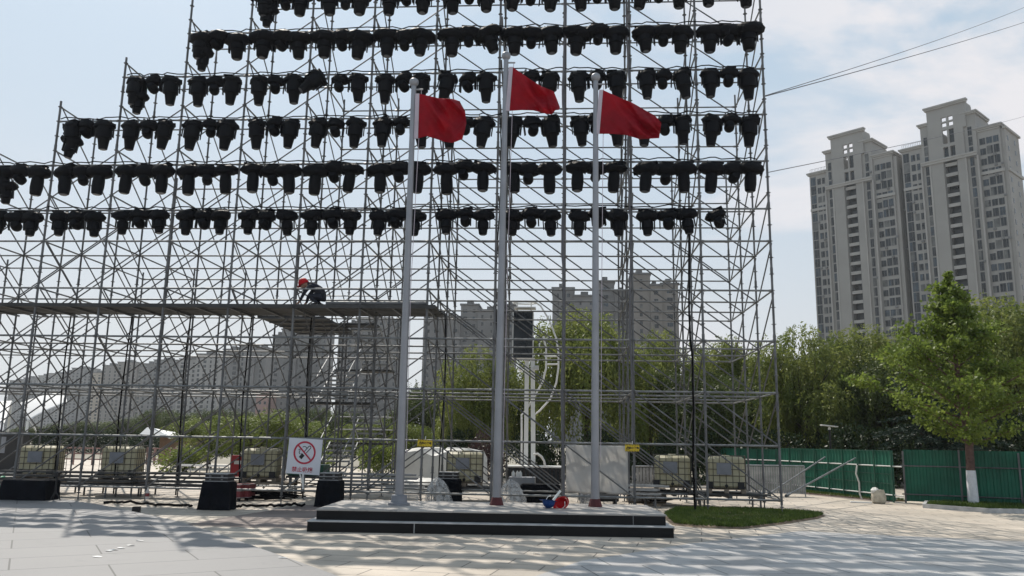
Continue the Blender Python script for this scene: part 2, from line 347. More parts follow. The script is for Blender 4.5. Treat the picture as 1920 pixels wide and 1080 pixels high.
def topH(i, j):
    t = max([h for h, im in levels(j).items() if i <= im], default=None)
    if t is None: return None
    if j == 0: return {9: 14.35}.get(i, 16.2 if i <= 8 else t+0.7)
    return t+random.uniform(0.25, 0.5)
tops = {}
for j in range(4):
    for i in range(15):
        t = topH(i, j)
        if t is None: continue
        tops[i, j] = t
        mb = MB(); x, y = sx(i), sy(j); zt = ZL+t
        r = 0.036 if j == 0 else 0.031
        mb.tube((x, y, 0.26), (x, y, zt), r, n=8)
        mb.tube((x, y, 0.012), (x, y, 0.3), 0.02, n=6); mb.box(x-.075, x+.075, y-.075, y+.075, 0.002, 0.014); mb.tube((x, y, 0.2), (x, y, 0.225), 0.055, n=8)
        z = ZL-1.5
        while z < zt-0.1:
            mb.tube((x, y, z-.006), (x, y, z+.006), 0.072, n=8); z += 0.5
        for z in np.arange(ZL-0.9, zt, 2.0): mb.tube((x, y, z-.1), (x, y, z+.1), r+0.008, n=8)
        mb.build('standard', 'steel2', scaf, True)
def conn(mb, p, d):                                                    # wedge head at a ledger's end
    p = Vector(p); d = Vector(d).normalized(); mb.tube(p+d*0.045, p+d*0.13, 0.042, 0.03, 6)
for j in range(4):
    for H, im in levels(j).items():
        mb = MB(); z = ZL+H; y = sy(j)
        mb.tube((sx(im), y, z), (sx(0)+0.02, y, z), 0.030 if j == 0 else 0.026, n=8)
        for i in range(im+1):
            for d in (-1, 1):
                if (i == 0 and d == 1) or (i == im and d == -1): continue
                conn(mb, (sx(i), y, z), (d, 0, 0))
        mb.build('ledger', 'steel', scaf, True)
trans, dbr, fbr = [], [], []
LV = [-1.5, 0, 1.5, 3, 4.5, 6, 7.5, 9, 10.5, 12, 13.5, 15]
for H in LV:
    for i in range(15):
        jm = max([j for j in range(4) if tops.get((i, j), -9) >= H], default=-1)
        if jm >= 1: trans.append((i, H, jm))
        for j in range(3):
            if tops.get((i, j), -9) >= H+1.5 and tops.get((i, j+1), -9) >= H and H > -1: dbr.append((i, j, H))
        for j in range(4):
            if i == 0: continue
            if min(tops.get((i, j), -9), tops.get((i-1, j), -9)) < H+1.3: continue
            if j == 0 and H > 0: continue
            if j == 0 and 5 <= i and H > -1: continue
            if j == 2 and H > 9.1: continue
            if j == 3 and (H > 6 or (i+int(H*2)) % 3 == 0): continue
            fbr.append((i, j, H))
def emit(items, fn, name, key, mat, r):
    items = sorted(items, key=key); big = items[:100]; rest = items[100:]
    for it in big:
        mb = MB(); fn(mb, it, r); mb.build(name, mat, scaf, True)
    if rest:
        mb = MB()
        for it in rest: fn(mb, it, r)
        mb.build(name, mat, scaf, True)['kind'] = 'stuff'
def f_tr(mb, it, r):
    i, H, jm = it; mb.tube((sx(i), 0, ZL+H), (sx(i), sy(jm), ZL+H), r, n=8)
def f_db(mb, it, r):
    i, j, H = it; o = 0.05; mb.tube((sx(i)+o, sy(j)+.06, ZL+H+1.45), (sx(i)+o, sy(j+1)-.06, ZL+H+.05), r, n=6)
def f_fb(mb, it, r):
    i, j, H = it; y = sy(j)-0.05
    if i >= 6: p, q = (sx(i)+.06, y, ZL+H+.04), (sx(i-1)-.06, y, ZL+H+1.46)
    else: p, q = (sx(i)+.06, y, ZL+H+1.46), (sx(i-1)-.06, y, ZL+H+.04)
    mb.tube(p, q, r, n=6)
emit(trans, f_tr, 'transom', lambda t: abs(t[1])+t[0]*.2, 'steel', 0.026)
emit(dbr, f_db, 'bay_brace', lambda t: t[1]*6+abs(t[2])+t[0]*.2, 'steel2', 0.021)
emit(fbr, f_fb, 'diagonal_brace', lambda t: t[1]*5+abs(t[2])+t[0]*.2, 'steel2', 0.022)

# raking tubes from the tower's foot to the green fence
for (a, b, la) in (((1442, 926), (1547, 857), 'long bare scaffold tube sloping from the tower foot to the fence, upper one of two'), ((1474, 930), (1604, 859), 'long bare scaffold tube sloping from the tower foot to the fence, lower one of two')):
    p = P(*a, 24.6 if a[0] > 1450 else 26.2); q = P(*b, 31.6 if b[0] > 1600 else 33.0)
    mb = MB().tube((0, 0, 0), q-p, 0.028, n=8); mb.tube((0, 0, 0), (q-p)*0.02, 0.05, n=8)
    o = mb.build('raking_tube', 'steel', None, True); o.location = p; tag(o, la, 'tube', 'raking tubes by the tower')

# planked walkway and the branch to the stairs
ZP = ZL+4.0
def deck(name, x0, x1, y0, y1, along, label):
    t = thing(name, label, 'walkway', ((x0+x1)/2, DEP+(y0+y1)/2, ZP))
    hx, hy = (x1-x0)/2, (y1-y0)/2
    mb = MB(); w = 0.235
    n = int((2*hy)/(w+.012)) if along == 'x' else int((2*hx)/(w+.012))
    L = 2*hx if along == 'x' else 2*hy
    for k in range(n):
        c = -(hy if along == 'x' else hx)+(k+.5)*(w+.012)
        m = max(1, int(round(L/2.05)))
        for q in range(m):
            e0, e1 = -L/2+L*q/m+.012, -L/2+L*(q+1)/m-.012
            dz = random.uniform(-.006, .006); d1 = random.uniform(-.05, .05) if q in (0, m-1) else 0
            if along == 'x': mb.box(e0+d1, e1+d1, c-w/2, c+w/2, -.045+dz, dz)
            else: mb.box(c-w/2, c+w/2, e0+d1, e1+d1, -.045+dz, dz)
    mb.build('planks', 'plank', t)
    mb = MB()
    for k in range(int(L/1.02)+1):
        e = -L/2+.05+k*1.02
        if along == 'x': mb.box(e-.03, e+.03, -hy, hy, -.10, -.052)
        else: mb.box(-hx, hx, e-.03, e+.03, -.10, -.052)
    mb.build('cross_bearer', 'steel2', t)
    mb = MB()
    if along == 'x': mb.box(-hx, hx, -hy-.03, -hy-.004, -.10, .012)
    else: mb.box(-hx-.03, -hx-.004, -hy, hy, -.06, .03)
    mb.build('edge_board', 'plank', t)
    return t
deck('scaffold_walkway', sx(14), sx(5)+.25, -.05, DB+.1, 'x', 'long grey planked walkway running along the scaffold under the worker')
deck('scaffold_walkway', sx(8)+.1, sx(7)+.35, DB+.16, 3*DB+.2, 'y', 'short planked branch of the walkway leading back to the stairs')

# stair tower behind the walkway
st = thing('stair_tower', 'zigzag steel scaffold stairs with open treads behind the no smoking sign', 'stairs', (sx(7)-.85, DEP+3*DB-.6, 0))
W = 1.05; run = 2.2
for fl in range(4):
    z0 = .35+fl*1.42; z1 = z0+1.42; left = fl % 2 == 0; x0 = 0.0 if left else W+.12
    fw = fl % 2 == 0
    mb = MB(); trd = MB()
    for k in range(7):
        u = (k+.5)/7; y = (u if fw else 1-u)*run; z = z0+(k+1)*1.42/7.5
        trd.box(x0, x0+W, y-.14, y+.14, z-.065, z)
    trd.build('treads', 'alu', st)
    for xx in (x0-.02, x0+W+.02):
        ya, yb = (0, run) if fw else (run, 0)
        mb.tube((xx, ya, z0), (xx, yb, z1), .028, n=6)
        mb.tube((xx, ya, z0+.95), (xx, yb, z1+.95), .02, n=6)
    mb.build('stringer', 'alu', st, True)
    lb = MB(); yl = (run+.05, run+.75) if fw else (-.75, -.05)
    lb.box(-.03, 2*W+.15, yl[0], yl[1], z1-.08, z1); lb.build('landing', 'plank', st)
    rb = MB(); ye = run+.75 if fw else -.75
    for hz in (.5, 1.0): rb.tube((-.05, ye, z1+hz), (2*W+.17, ye, z1+hz), .022, n=6)
    rb.build('guard_rail', 'alu', st, True)
for xx in (-.08, W+.06, 2*W+.2):
    for yy in (-.8, run+.8):
        mb = MB().tube((xx, yy, 0.01), (xx, yy, 6.6), .03, n=8)
        for z in np.arange(.4, 6.5, .5): mb.tube((xx, yy, z), (xx, yy, z+.012), .065, n=8)
        mb.build('stair_post', 'steel2', st, True)

# loose tubes lying on the walkway
for k, (xa, xb, yy) in enumerate(((612, 802, DEP+.06), (617, 775, DEP+.21))):
    a = P(xa, 562, yy); b = P(xb, 563, yy)
    o = MB().tube((0, 0, 0), (b.x-a.x, 0, 0), .062, n=10).build('loose_tube', 'steel2', None, True)
    o.location = (a.x, yy, ZP+.062+.008); tag(o, ['dark steel tube lying along the front edge of the walkway', 'shorter steel tube lying behind the front tube on the walkway'][k], 'tube', 'loose tubes on the walkway')

# ------------------------------------------------------------------ stage lights
# style a: wide crumpled cover, stepped tapering barrel; b: narrower; c: broad cap with straight barrel; d: short barrel in yoke
STY = dict(
 a=dict(cw=.42, ch=.36, head=[(.215,-.30),(.225,-.52),(.19,-.545),(.165,-.80),(.125,-.845),(.10,-.85)], ln=-.85),
 b=dict(cw=.32, ch=.28, head=[(.22,-.2),(.225,-.54),(.185,-.555),(.17,-.58),(.125,-.90),(.10,-.91)], ln=-.91),
 c=dict(cw=.37, ch=.32, head=[(.15,-.28),(.172,-.45),(.175,-.66),(.15,-.86),(.12,-.885)], ln=-.885),
 d=dict(cw=.34, ch=.30, head=[(.12,-.30),(.165,-.36),(.165,-.55),(.135,-.57),(.115,-.72),(.09,-.735)], ln=-.735))
def make_light(sty, short, seed):
    random.seed(seed); q = STY[sty]; cw = q['cw']*(.9 if short else 1)*random.uniform(.94, 1.12); ch = q['ch']*random.uniform(.92, 1.08)
    t = thing('stage_light', 'x', 'stage light', (0, 0, 0))
    mb = MB()
    mb.lathe([(.08, -.015), (cw*.72, -.03), (cw*.92, -.10), (cw, -.55*ch), (cw*.93, -.78*ch), (cw*.68, -.95*ch), (.1, -ch)], n=16, sy=.72, jit=.09)
    for k in range(3):                                                 # folds and flaps of the rain cover
        a = random.uniform(0, 6.28); x, y = math.cos(a)*cw*.9, math.sin(a)*cw*.6
        mb.cbox((x, y, -ch*random.uniform(.4, .8)), (cw*.35, .03, ch*.5), Matrix.Rotation(a+1.2, 3, 'Z') @ Matrix.Rotation(random.uniform(-.5, .5), 3, 'Y'))
    mb.cbox((random.uniform(-.15, .15), 0, .01), (cw*.9, .2, .05), Matrix.Rotation(random.uniform(-.12, .12), 3, 'Y'))
    mb.build('rain_cover', 'lightblk', t, True)
    mb = MB()
    for s_ in (-1, 1):
        mb = MB(); mb.box(s_*.16-.02, s_*.16+.02, -.05, -.03, -.06, .04); mb.box(s_*.16-.02, s_*.16+.02, .03, .05, -.06, .04); mb.box(s_*.16-.02, s_*.16+.02, -.05, .05, .034, .05); mb.build('clamp', 'steel2', t)
    yk = MB(); r0 = q['head'][1][0]
    a_, b_, zt_, zb_ = r0+.014, r0+.046, -ch*.8, -ch-.24
    U = [(-b_, zb_), (-a_, zb_), (-a_, zt_-.03), (a_, zt_-.03), (a_, zb_), (b_, zb_), (b_, zt_), (-b_, zt_)]
    yk.loft([[(x, -.05, z) for x, z in U], [(x, .05, z) for x, z in U]])
    if sty in 'abd': yk.build('yoke', 'lightbody', t)
    hd = MB()
    if short:                                                           # head swung away, seen end-on
        pr = [(.05, -.17), (.12, -.155), (.15, -.08), (.15, .03), (.13, .12), (.11, .18), (.08, .19)]
        hd.lathe(pr, n=16); hd.xform(Matrix.Translation((random.uniform(-.04, .04), .0, -ch-.10)) @ Matrix.Rotation(R(random.uniform(62, 80)), 4, 'X') )
        hd.build('lamp_head', 'lightbody', t, True)
    else:
        z0 = q['head'][0][1]; hd.lathe([(.05, z0+.05)]+q['head'], n=18)
        ho = hd.build('lamp_head', 'lightbody', t, True)
        rr = q['head'][-1][0]; MB().lathe([(rr*.92, q['ln']-.004), (rr*.86, q['ln']-.014), (.02, q['ln']-.018)], n=16).build('lens', 'lens', ho, True)
    return t
protos = {}
for si, sty in enumerate('abcd'):
    for short in (False, True):
        protos[sty, short] = [make_light(sty, short, 100+si*20+k+(10 if short else 0)) for k in range(3 if short else 4)]
used = set()
ROWS = [(14.5, 8, 'a', 'top row'), (13, 9, 'a', 'second row'), (11.5, 10, 'b', 'third row'), (10, 11, 'b', 'fourth row'), (8.5, 12, 'c', 'fifth row'), (7, 12, 'd', 'bottom row')]
random.seed(5)
def place(sty, short, loc, label, group, tilt=0.0, dz=0.0):
    k = random.randrange(len(protos[sty, short])); p = protos[sty, short][k]
    if (sty, short, k) in used: p = dup(p)
    used.add((sty, short, k))
    p.location = loc; p.rotation_euler = (R(random.uniform(-5, 5)), tilt+R(random.gauss(0, 4.0)), R(random.uniform(-25, 25)))
    p['label'] = label; p['group'] = group
    k2 = random.uniform(1.0, 1.07); p.scale = (k2*1.03, k2, k2)
    return p
TILT = {(13, 4, 2): R(-30), (11.5, 6, 0): R(38)}
for H, n, sty, rn in ROWS:
    k = 0; group = 'black stage lights hung from the scaffold ledgers'
    for b in range(n):
        for u_i, u in ((2, .785), (1, .50), (0, .225)):
            if H == 7 and b == 0 and u_i != 0: continue
            k += 1; x = sx(b+1)+BAY*(u+random.uniform(-.02, .02))
            short = (u_i == 1); tl = TILT.get((H, b, u_i), 0.0)
            if H == 7 and b == 0: short = True; tl = R(-16); x = sx(1)+.42
            if H == 13 and b == 8 and u_i == 1 or (H == 13 and b == 7 and u_i == 1): short = True
            kind = 'short-headed' if short else 'long-barrelled'
            if abs(tl) > R(20): kind = 'tilted long'
            lab = f'{kind} black stage light, {ordinal(k)} from the right end of the {rn}'
            place(sty, short, (x, DEP-.02, ZL+H-.05+random.uniform(-.02, .03)+(.06 if short and random.random() < .4 else 0)), lab, group, tl)
    if H > 7:                                                          # the extra lamp slung under each row's left end
        x = sx(n)+BAY*.26
        place('d', False, (x, DEP+.04, ZL+H-.50), f'extra black stage light slung below the left end of the {rn}', group)
# cables draped along each row and down the tower
def cable(name, pts, r, label, grp=None, n=6, mat='rubber'):
    p0 = Vector(pts[0]); o = MB().path([Vector(p)-p0 for p in pts], r, n).build(name, mat, None, True); o.location = p0
    return tag(o, label, 'cable', grp)
for H, n, sty, rn in ROWS:
    pts = []; x = sx(n)+.1
    while x < sx(0 if H > 7 else 1)-.1:
        pts.append((x, DEP-.04+random.uniform(-.03, .03), ZL+H+.045+random.uniform(-.015, .075))); x += random.uniform(.12, .35)
    cable('power_cable', pts, .019, f'black power cable draped loosely along the ledger of the {rn}', 'power cables along the light rows', 5)
for i, z0, z1, la in ((1.18, 0.02, ZL+7, 'thick black cable dropping to the grass from the bottom light row near the right end'), (3.0, .05, 17.5, 'dark cable bundle tied up the standard right of the middle flagpole'), (2.03, 2.0, 17.0, 'black cable bundle tied up the standard right of the right flagpole')):
    pts = []; z = z1; x = XR-BAY*i; ph = random.uniform(0, 6)
    while z > z0: pts.append((x+.03*math.sin(z*1.3+ph)+random.uniform(-.012, .012), DEP-.09+random.uniform(-.02, .02), z)); z -= .4
    pts.append((x, DEP-.1, z0)); cable('cable_drop', pts, .04 if i == 3.0 else .03, la, 'cable drops on the tower', 6, 'rubber' if i < 2 else 'wire')
for i, j, z1, z0, la in ((4.05, 1, 14.5, 2.2, 'black cable drop on the tower behind the middle flagpole'), (5.02, 2, 6.3, .05, 'black cable drop under the right end of the walkway'), (7.02, 1, 5.85, .05, 'black cable drop under the middle of the walkway, beside the sign'), (8.03, 1, 6.0, .05, 'black cable drop right of the cloth-covered box'), (9.03, 1, 6.0, .05, 'black cable drop left of the cloth-covered box'), (10.03, 1, 6.0, .05, 'black cable drop behind the second white tank from the left'), (11.03, 1, 6.0, .05, 'black cable drop behind the leftmost white tank')):
    pts = []; z = z1; x = XR-BAY*i; ph = random.uniform(0, 6)
    while z > z0: pts.append((x+.05*math.sin(z*.9+ph), DEP+sy(j)-.08+random.uniform(-.02, .02), z)); z -= .5
    pts.append((x+.05, DEP+sy(j)-.1, z0)); cable('cable_drop', pts, .024, la, 'cable drops on the tower')
# tangled cables on the ground along the tower's foot
for k, (a, b, la) in enumerate((((196, 945), (365, 952), 'thick dark cable run on the paving left of the cloth-covered box'), ((430, 953), (575, 950), 'dark cable run on the paving right of the cloth-covered box'), ((1215, 950), (1360, 938), 'tangled dark cables on the grass under the right-hand tanks'))):
    p, q = G(*a), G(*b); pts = []
    for s_ in range(26):
        u = s_/25; v = p.lerp(q, u); pts.append((v.x, v.y+.18*math.sin(u*17+k)+random.uniform(-.06, .06), .035+abs(random.gauss(0, .03))+(.12 if k == 2 else 0)))
    cable('ground_cable', pts, .035, la, 'cables lying at the tower foot')
for k, (a, h) in enumerate((((1296, 945), .75), ((1302, 940), .6))):
    p = G(*a); pts = [(p.x-.35+.7*s_/12, p.y+.1*math.sin(s_), .1+h*abs(math.sin(math.pi*s_/12))) for s_ in range(13)]
    cable('ground_cable', pts, .022, ['looped black cable standing on the grass, larger of two loops', 'looped black cable standing on the grass, smaller of two loops'][k], 'cables lying at the tower foot')

# overhead wires to the right
for (a, b, Ya, Yb, sag, la) in (((1433, 181), (1990, 18), 24.2, 60, .16, 'thick grey overhead wire running from the tower to the upper right'), ((1433, 180), (1990, -17), 24.2, 64, .3, 'thin grey overhead wire above the thick one'), ((1441, 323), (1990, 196), 24.2, 120, .35, 'thin grey wire crossing in front of the apartment towers')):
    p, q = P(*a, Ya), P(*b, Yb); pts = [p.lerp(q, s_/24)-Vector((0, 0, sag*4*(s_/24)*(1-s_/24))) for s_ in range(25)]
    cable('overhead_wire', pts, .016 if 'thick' in la[:5] else .013, la, 'overhead wires', 5, 'wire')

# ------------------------------------------------------------------ plinth, flagpoles, flags
random.seed(21)
pl = thing('flag_plinth', 'low black granite plinth of two steps with a pale stone top under three flagpoles', 'plinth', (-5.33, 17.27, 0), math.atan2(.42, 7.57))
W1, D1 = 7.58, 3.1
MB().box(0, W1, 0, D1, 0, .20).build('lower_step', 'granite_dark', pl)
mb = MB().box(-.015, W1+.015, -.015, .27, .20, .222).box(-.015, .14, .27, D1, .20, .222).box(W1-.14, W1+.015, .27, D1, .20, .222)
mb.build('step_edge', 'granite_edge', pl)
MB().box(.12, W1-.12, .25, D1-.05, .20, .41).build('upper_step', 'granite_dark', pl)
MB().box(.10, W1-.10, .23, D1-.03, .41, .438).build('top_slab', 'granite_top', pl)
mb = MB()
for x in (2.22,): mb.box(x-.008, x+.008, -.003, .0, .005, .20)
for x in (6.78,): mb.box(x-.003, x+.003, .247, .25, .225, .41)
mb.build('joint', 'granite_edge', pl)
ZT = .438
POLES = [((748, 947), (776, 162), 'left flagpole, grey metal with a grey base collar and a ball finial', None),
         ((931, 947), (949, 112), 'tallest middle flagpole, grey metal on a dark red cone base', 'redcone'),
         ((1116, 950), (1117, 152), 'right flagpole, grey metal on a dark red cone base', 'redcone')]
poles = []
for (b, t_, lab, cone) in POLES:
    f = G(*b, ZT); tp = P(*t_, f.y); h = tp.z-f.z
    r = thing('flagpole', lab, 'flagpole', f, 0, 'flagpoles on the plinth')
    lean = (tp.x-f.x)
    MB().tube((0, 0, .0), (lean, 0, h), .105, .062, n=20).build('pole', 'polegrey', r, True)
    if cone: MB().lathe([(.165, .0), (.16, .03), (.115, .175), (.11, .18)], n=8).build('base_cone', 'redcone', r)
    else:
        MB().lathe([(.25, 0), (.25, .05), (.19, .06), (.18, .22), (.115, .235)], n=20).build('base_collar', 'plate', r, True)
    MB().lathe([(.02, h-.02), (.06, h), (.105, h+.05), (.12, h+.11), (.105, h+.17), (.05, h+.21), (.01, h+.22)], c=(lean, 0, 0), n=14).build('finial', 'polegrey', r, True)
    MB().tube((lean-.02, -.03, h-.10), (lean+.24, -.03, h-.10), .022, n=6).build('pulley_arm', 'polegrey', r, True)
    MB().path([(lean+.20, -.03, h-.10), (lean+.13, -.04, h*.5), (.13, -.03, 1.1)], .008, 5).build('halyard', 'hem', r, True)
    poles.append((f, tp))
def curve_pts(pts, n):
    pts = np.array(pts, float); d = np.r_[0, np.cumsum(np.hypot(*np.diff(pts, axis=0).T))]
    return np.stack([np.interp(np.linspace(0, d[-1], n), d, pts[:, k]) for k in (0, 1)], 1)
FL = [([(785.5,175.6),(822,184),(850,185.5),(862,190)], [(862,190),(872,208),(874.5,232),(867,261)], [(783,259.6),(800,255),(832,265),(848,268),(867,261)], 'red flag on the left flagpole, nearly square and bulging'),
      ([(961,125.5),(990,146),(1015,162),(1038,171),(1050,201)], [(1050,201),(1048,206),(1041,206.5),(1035,215)], [(954.5,208),(978,206.5),(1000,207),(1019,212),(1035,215)], 'red flag on the middle flagpole, folded to a ragged triangle'),
      ([(1130,168.5),(1155,180),(1184,192),(1228,217),(1240,230)], [(1240,230),(1238.6,240),(1236,259)], [(1123,251),(1150,251),(1173,253),(1200,261),(1236,259)], 'red flag on the right flagpole, long and sloping down to the right')]
for k, (top, rt, bot, lab) in enumerate(FL):
    Y = poles[k][0].y; n, m = 40, 30
    T, B_ = curve_pts(top, n), curve_pts(bot, n); Rr = curve_pts(rt, m); Lf = curve_pts([top[0], bot[0]], m)
    vs = []
    o0 = P(*top[0], Y)
    for j in range(m):
        v = j/(m-1)
        for i in range(n):
            u = i/(n-1)
            c = (1-v)*T[i]+v*B_[i]+(1-u)*Lf[j]+u*Rr[j]-((1-u)*(1-v)*T[0]+u*(1-v)*T[-1]+(1-u)*v*B_[0]+u*v*B_[-1])
            d = u*(.10*math.sin(7*u+5*v+k*2)+.07*math.sin(11*(u*.7-v)+k)+.035*math.sin(23*u-9*v+k)+.02*math.sin(41*(u-.6*v)+3*k)+.014*math.sin(57*(v*.6+u*.8)))+.05*math.sin(14*(v-u*1.3))*min(1, 2.5*u)
            vs.append(tuple(P(c[0], c[1], Y-.05+d)-o0))
    fs = [(j*n+i, j*n+i+1, (j+1)*n+i+1, (j+1)*n+i) for j in range(m-1) for i in range(n-1)]
    root = thing('flag', lab, 'flag', o0, 0, 'red flags on the flagpoles')
    fo = MB().add(vs, fs).build('flag_cloth', 'flag', root, True)
    sm = fo.modifiers.new('thickness', 'SOLIDIFY'); sm.thickness = .004
    hp = [Vector(vs[j*n]) for j in range(m)]
    mb = MB(); mb.loft([[tuple(q+Vector((-.09, -.012, 0))), tuple(q+Vector((.012, -.012, 0))), tuple(q+Vector((.012, .012, 0))), tuple(q+Vector((-.09, .012, 0)))] for q in hp])
    mb.build('hem', 'hem', root)
# helmets left on the plinth
def helmet_mb(r=.15):
    mb = MB(); mb.lathe([(.01, .163), (r*.5, .143), (r*.8, .10), (r*.92, .05), (r*.95, 0), (r*1.0, 0), (r*1.0, .02), (r*.97, .06), (r*.85, .11), (r*.55, .155), (r*.2, .172), (.01, .175)], n=20, sx=1.12)
    return mb
def helmet(loc, mat, rot, label, sc=1.0):
    t = thing('safety_helmet', label, 'helmet', loc, 0, 'helmets on the plinth'); t.rotation_euler = rot; t.scale = (sc,)*3
    helmet_mb().build('shell', mat, t, True)
    MB().loft([[((.172+o)*1.02*math.cos(a)-(.05 if o > .02 and math.cos(a) < 0 else 0), (.152+o*.6)*math.sin(a), z) for a in np.linspace(0, 2*math.pi, 28, endpoint=False)] for o, z in ((0, .006), (.035, -.004), (.035, -.012), (0, -.004), (0, .006))], False).build('brim', mat, t)
    MB().box(-.14, .14, -.012, .012, .17, .185).build('ridge', mat, t)
    MB().path([(-.13, .1, 0), (-.08, .12, -.1), (.02, .05, -.14), (.05, -.06, -.13)], .009, 5).build('chin_strap', 'white', t)
    return t
hb = G(1029, 953, ZT); helmet((hb.x, hb.y, ZT+.155), 'blue', (R(172), R(8), .4), 'blue safety helmet lying upside down on the plinth', .86)
hr = G(1053, 953, ZT); helmet((hr.x, hr.y, ZT+.115), 'red', (R(-78), R(-20), .35), 'red safety helmet lying on its side on the plinth', .86)
q0 = Vector((hb.x+.1, hb.y-.05, ZT+.18)); q1 = P(1051, 920, hb.y)
o = MB().tube((0, 0, 0), q1-q0, .028, n=10).build('white_tube', 'white', None, True); o.location = q0; tag(o, 'white plastic tube sticking up from the blue helmet', 'tube')

# ------------------------------------------------------------------ signs
def text_mesh(body, size, ext=.001, bold=0.0):
    cu = bpy.data.curves.new('lettering', 'FONT'); cu.body = body; cu.size = size; cu.extrude = ext; cu.offset = bold; cu.align_x = 'CENTER'; cu.align_y = 'CENTER'
    o = bpy.data.objects.new('lettering', cu); COL.objects.link(o)
    dg = bpy.context.evaluated_depsgraph_get(); me = bpy.data.meshes.new_from_object(o.evaluated_get(dg)); bpy.data.objects.remove(o)
    return me
def lettering(body, size, loc, mat, parent, bold=0.0, name='lettering'):
    me = text_mesh(body, size, .001, bold); me.materials.clear(); me.materials.append(MT[mat])
    o = bpy.data.objects.new(name, me); COL.objects.link(o); o.parent = parent; o.location = loc; o.rotation_euler = (math.pi/2, 0, 0)
    return o
def ring_mb(r0, r1, y0, y1, n=48, a0=0, a1=2*math.pi):
    mb = MB(); rings = []
    full = abs(a1-a0-2*math.pi) < 1e-6
    for k in range(n+1):
        a = a0+(a1-a0)*k/n; c, s_ = math.cos(a), math.sin(a)
        rings.append([(r0*c, y0, r0*s_), (r1*c, y0, r1*s_), (r1*c, y1, r1*s_), (r0*c, y1, r0*s_)])
    return mb.loft(rings, not full)
YS = DEP-.12
tl, br = P(541, 822, YS), P(600, 890, YS)
sg = thing('no_smoking_sign', 'white no smoking sign with red ring and red Chinese writing, tied to the scaffold', 'sign', ((tl.x+br.x)/2, YS, (tl.z+br.z)/2)); sg.rotation_euler = (0, R(2.5), 0)
hw, hh = (br.x-tl.x)/2, (tl.z-br.z)/2
MB().rbox(-hw, hw, 0, .03, -hh, hh, .004).build('panel', 'signpanel', sg)
cz = hh*.21; rr = hw*.66
ro = ring_mb(rr*.84, rr, -.004, -.001).build('red_ring', 'signred', sg, True); ro.location = (0, 0, cz)
rot45 = Matrix.Rotation(R(-45), 3, 'Y').inverted()
so = MB().cbox((0, -.006, 0), (rr*1.72, .003, rr*.135), Matrix.Rotation(R(45), 3, 'Y')).build('red_slash', 'signred', sg); so.location = (0, 0, cz)
rc = Matrix.Rotation(R(-52), 3, 'Y'); rci = Matrix.Rotation(R(-52), 4, 'Y')
cg = MB()
for dz in (-.075, .075): cg.box(.02, rr*.62, -.004, -.002, dz*rr*1.5-.011, dz*rr*1.5+.011)
cg2 = ring_mb(.1125*rr-.011, .1125*rr+.011, -.004, -.002, 14, -math.pi/2, math.pi/2)
k0 = len(cg.v); cg.add(cg2.v, cg2.f)
for i in range(k0, len(cg.v)): cg.v[i] = (cg.v[i][0]+rr*.62, cg.v[i][1], cg.v[i][2])
cg.box(-rr*.62, -rr*.2, -.004, -.002, -.16*rr, .16*rr)
cg.xform(rci); co = cg.build('cigarette', 'black', sg); co.location = (.01, 0, cz)
smk = MB()
for (r0, a0, a1, cx, c_z) in ((.22, .2, 2.4, -.05, .32), (.2, 2.2, 4.0, -.28, .02), (.16, 1.2, 2.6, -.42, .12), (.12, 3.5, 5.4, -.22, -.02)):
    g2 = ring_mb(rr*r0-.010, rr*r0+.010, -.004, -.002, 14, a0, a1); smk.add([(x+cx*rr, y, z+c_z*rr) for x, y, z in g2.v], g2.f)
smo = smk.build('smoke_curl', 'black', sg); smo.location = (0, 0, cz)
lettering('禁止吸烟', hw*.31, (-.02, -.004, -hh*.76), 'signred', sg, .0025)
MB().tube((.02, .02, -hh), (.06, .03, -hh-.42), .03, n=8).tube((-.08, .02, -hh), (.04, .05, -hh-.30), .022, n=8).build('sign_leg', 'white', sg, True)
def warn(px0, py0, px1, py1, label):
    a, b = P(px0, py0, YS), P(px1, py1, YS); w, h = (b.x-a.x)/2, (a.z-b.z)/2
    t = thing('warning_sign', label, 'sign', ((a.x+b.x)/2, YS+.02, (a.z+b.z)/2), 0, 'yellow warning signs on the lowest long ledger'); t.rotation_euler = (0, R(random.uniform(0, 2.5)), 0)
    MB().box(-w, w, 0, .012, -h, h).build('panel', 'yellow', t)
    mb = MB(); n = 9
    for k in range(n):
        x = -w+2*w*(k+.25)/n
        for z0, z1 in ((h-.032, h), (-h, -h+.032)):
            mb.add([(x, -.002, z0), (x+w/n, -.002, z0), (x+w/n+.018, -.002, z1), (x+.018, -.002, z1)], [(0, 1, 2, 3)])
    mb.build('hazard_stripe', 'black', t, recalc=False)
    tr = h*.5; mb = MB()
    pts = [(-tr*.95, -tr*.7), (tr*.95, -tr*.7), (0, tr*.85)]
    for k in range(3):
        p, q = pts[k], pts[(k+1) % 3]; mb.tube((p[0]-w*.62, -.003, p[1]), (q[0]-w*.62, -.003, q[1]), .009, n=4)
    mb.tube((-w*.62, -.003, tr*.35), (-w*.62, -.003, -tr*.4), .008, n=4); mb.build('warning_triangle', 'black', t)
    lettering('当心触电', h*.72, (w*.22, -.002, 0), 'black', t, .003)
    MB().tube((0, .01, h), (.01, .02, h+.1), .01, n=5).build('tie', 'white', t)
warn(783, 824, 810, 838, 'small yellow hazard-edged warning sign left of the middle flagpole')
warn(1172, 833, 1199, 847, 'small yellow hazard-edged warning sign right of the right flagpole')

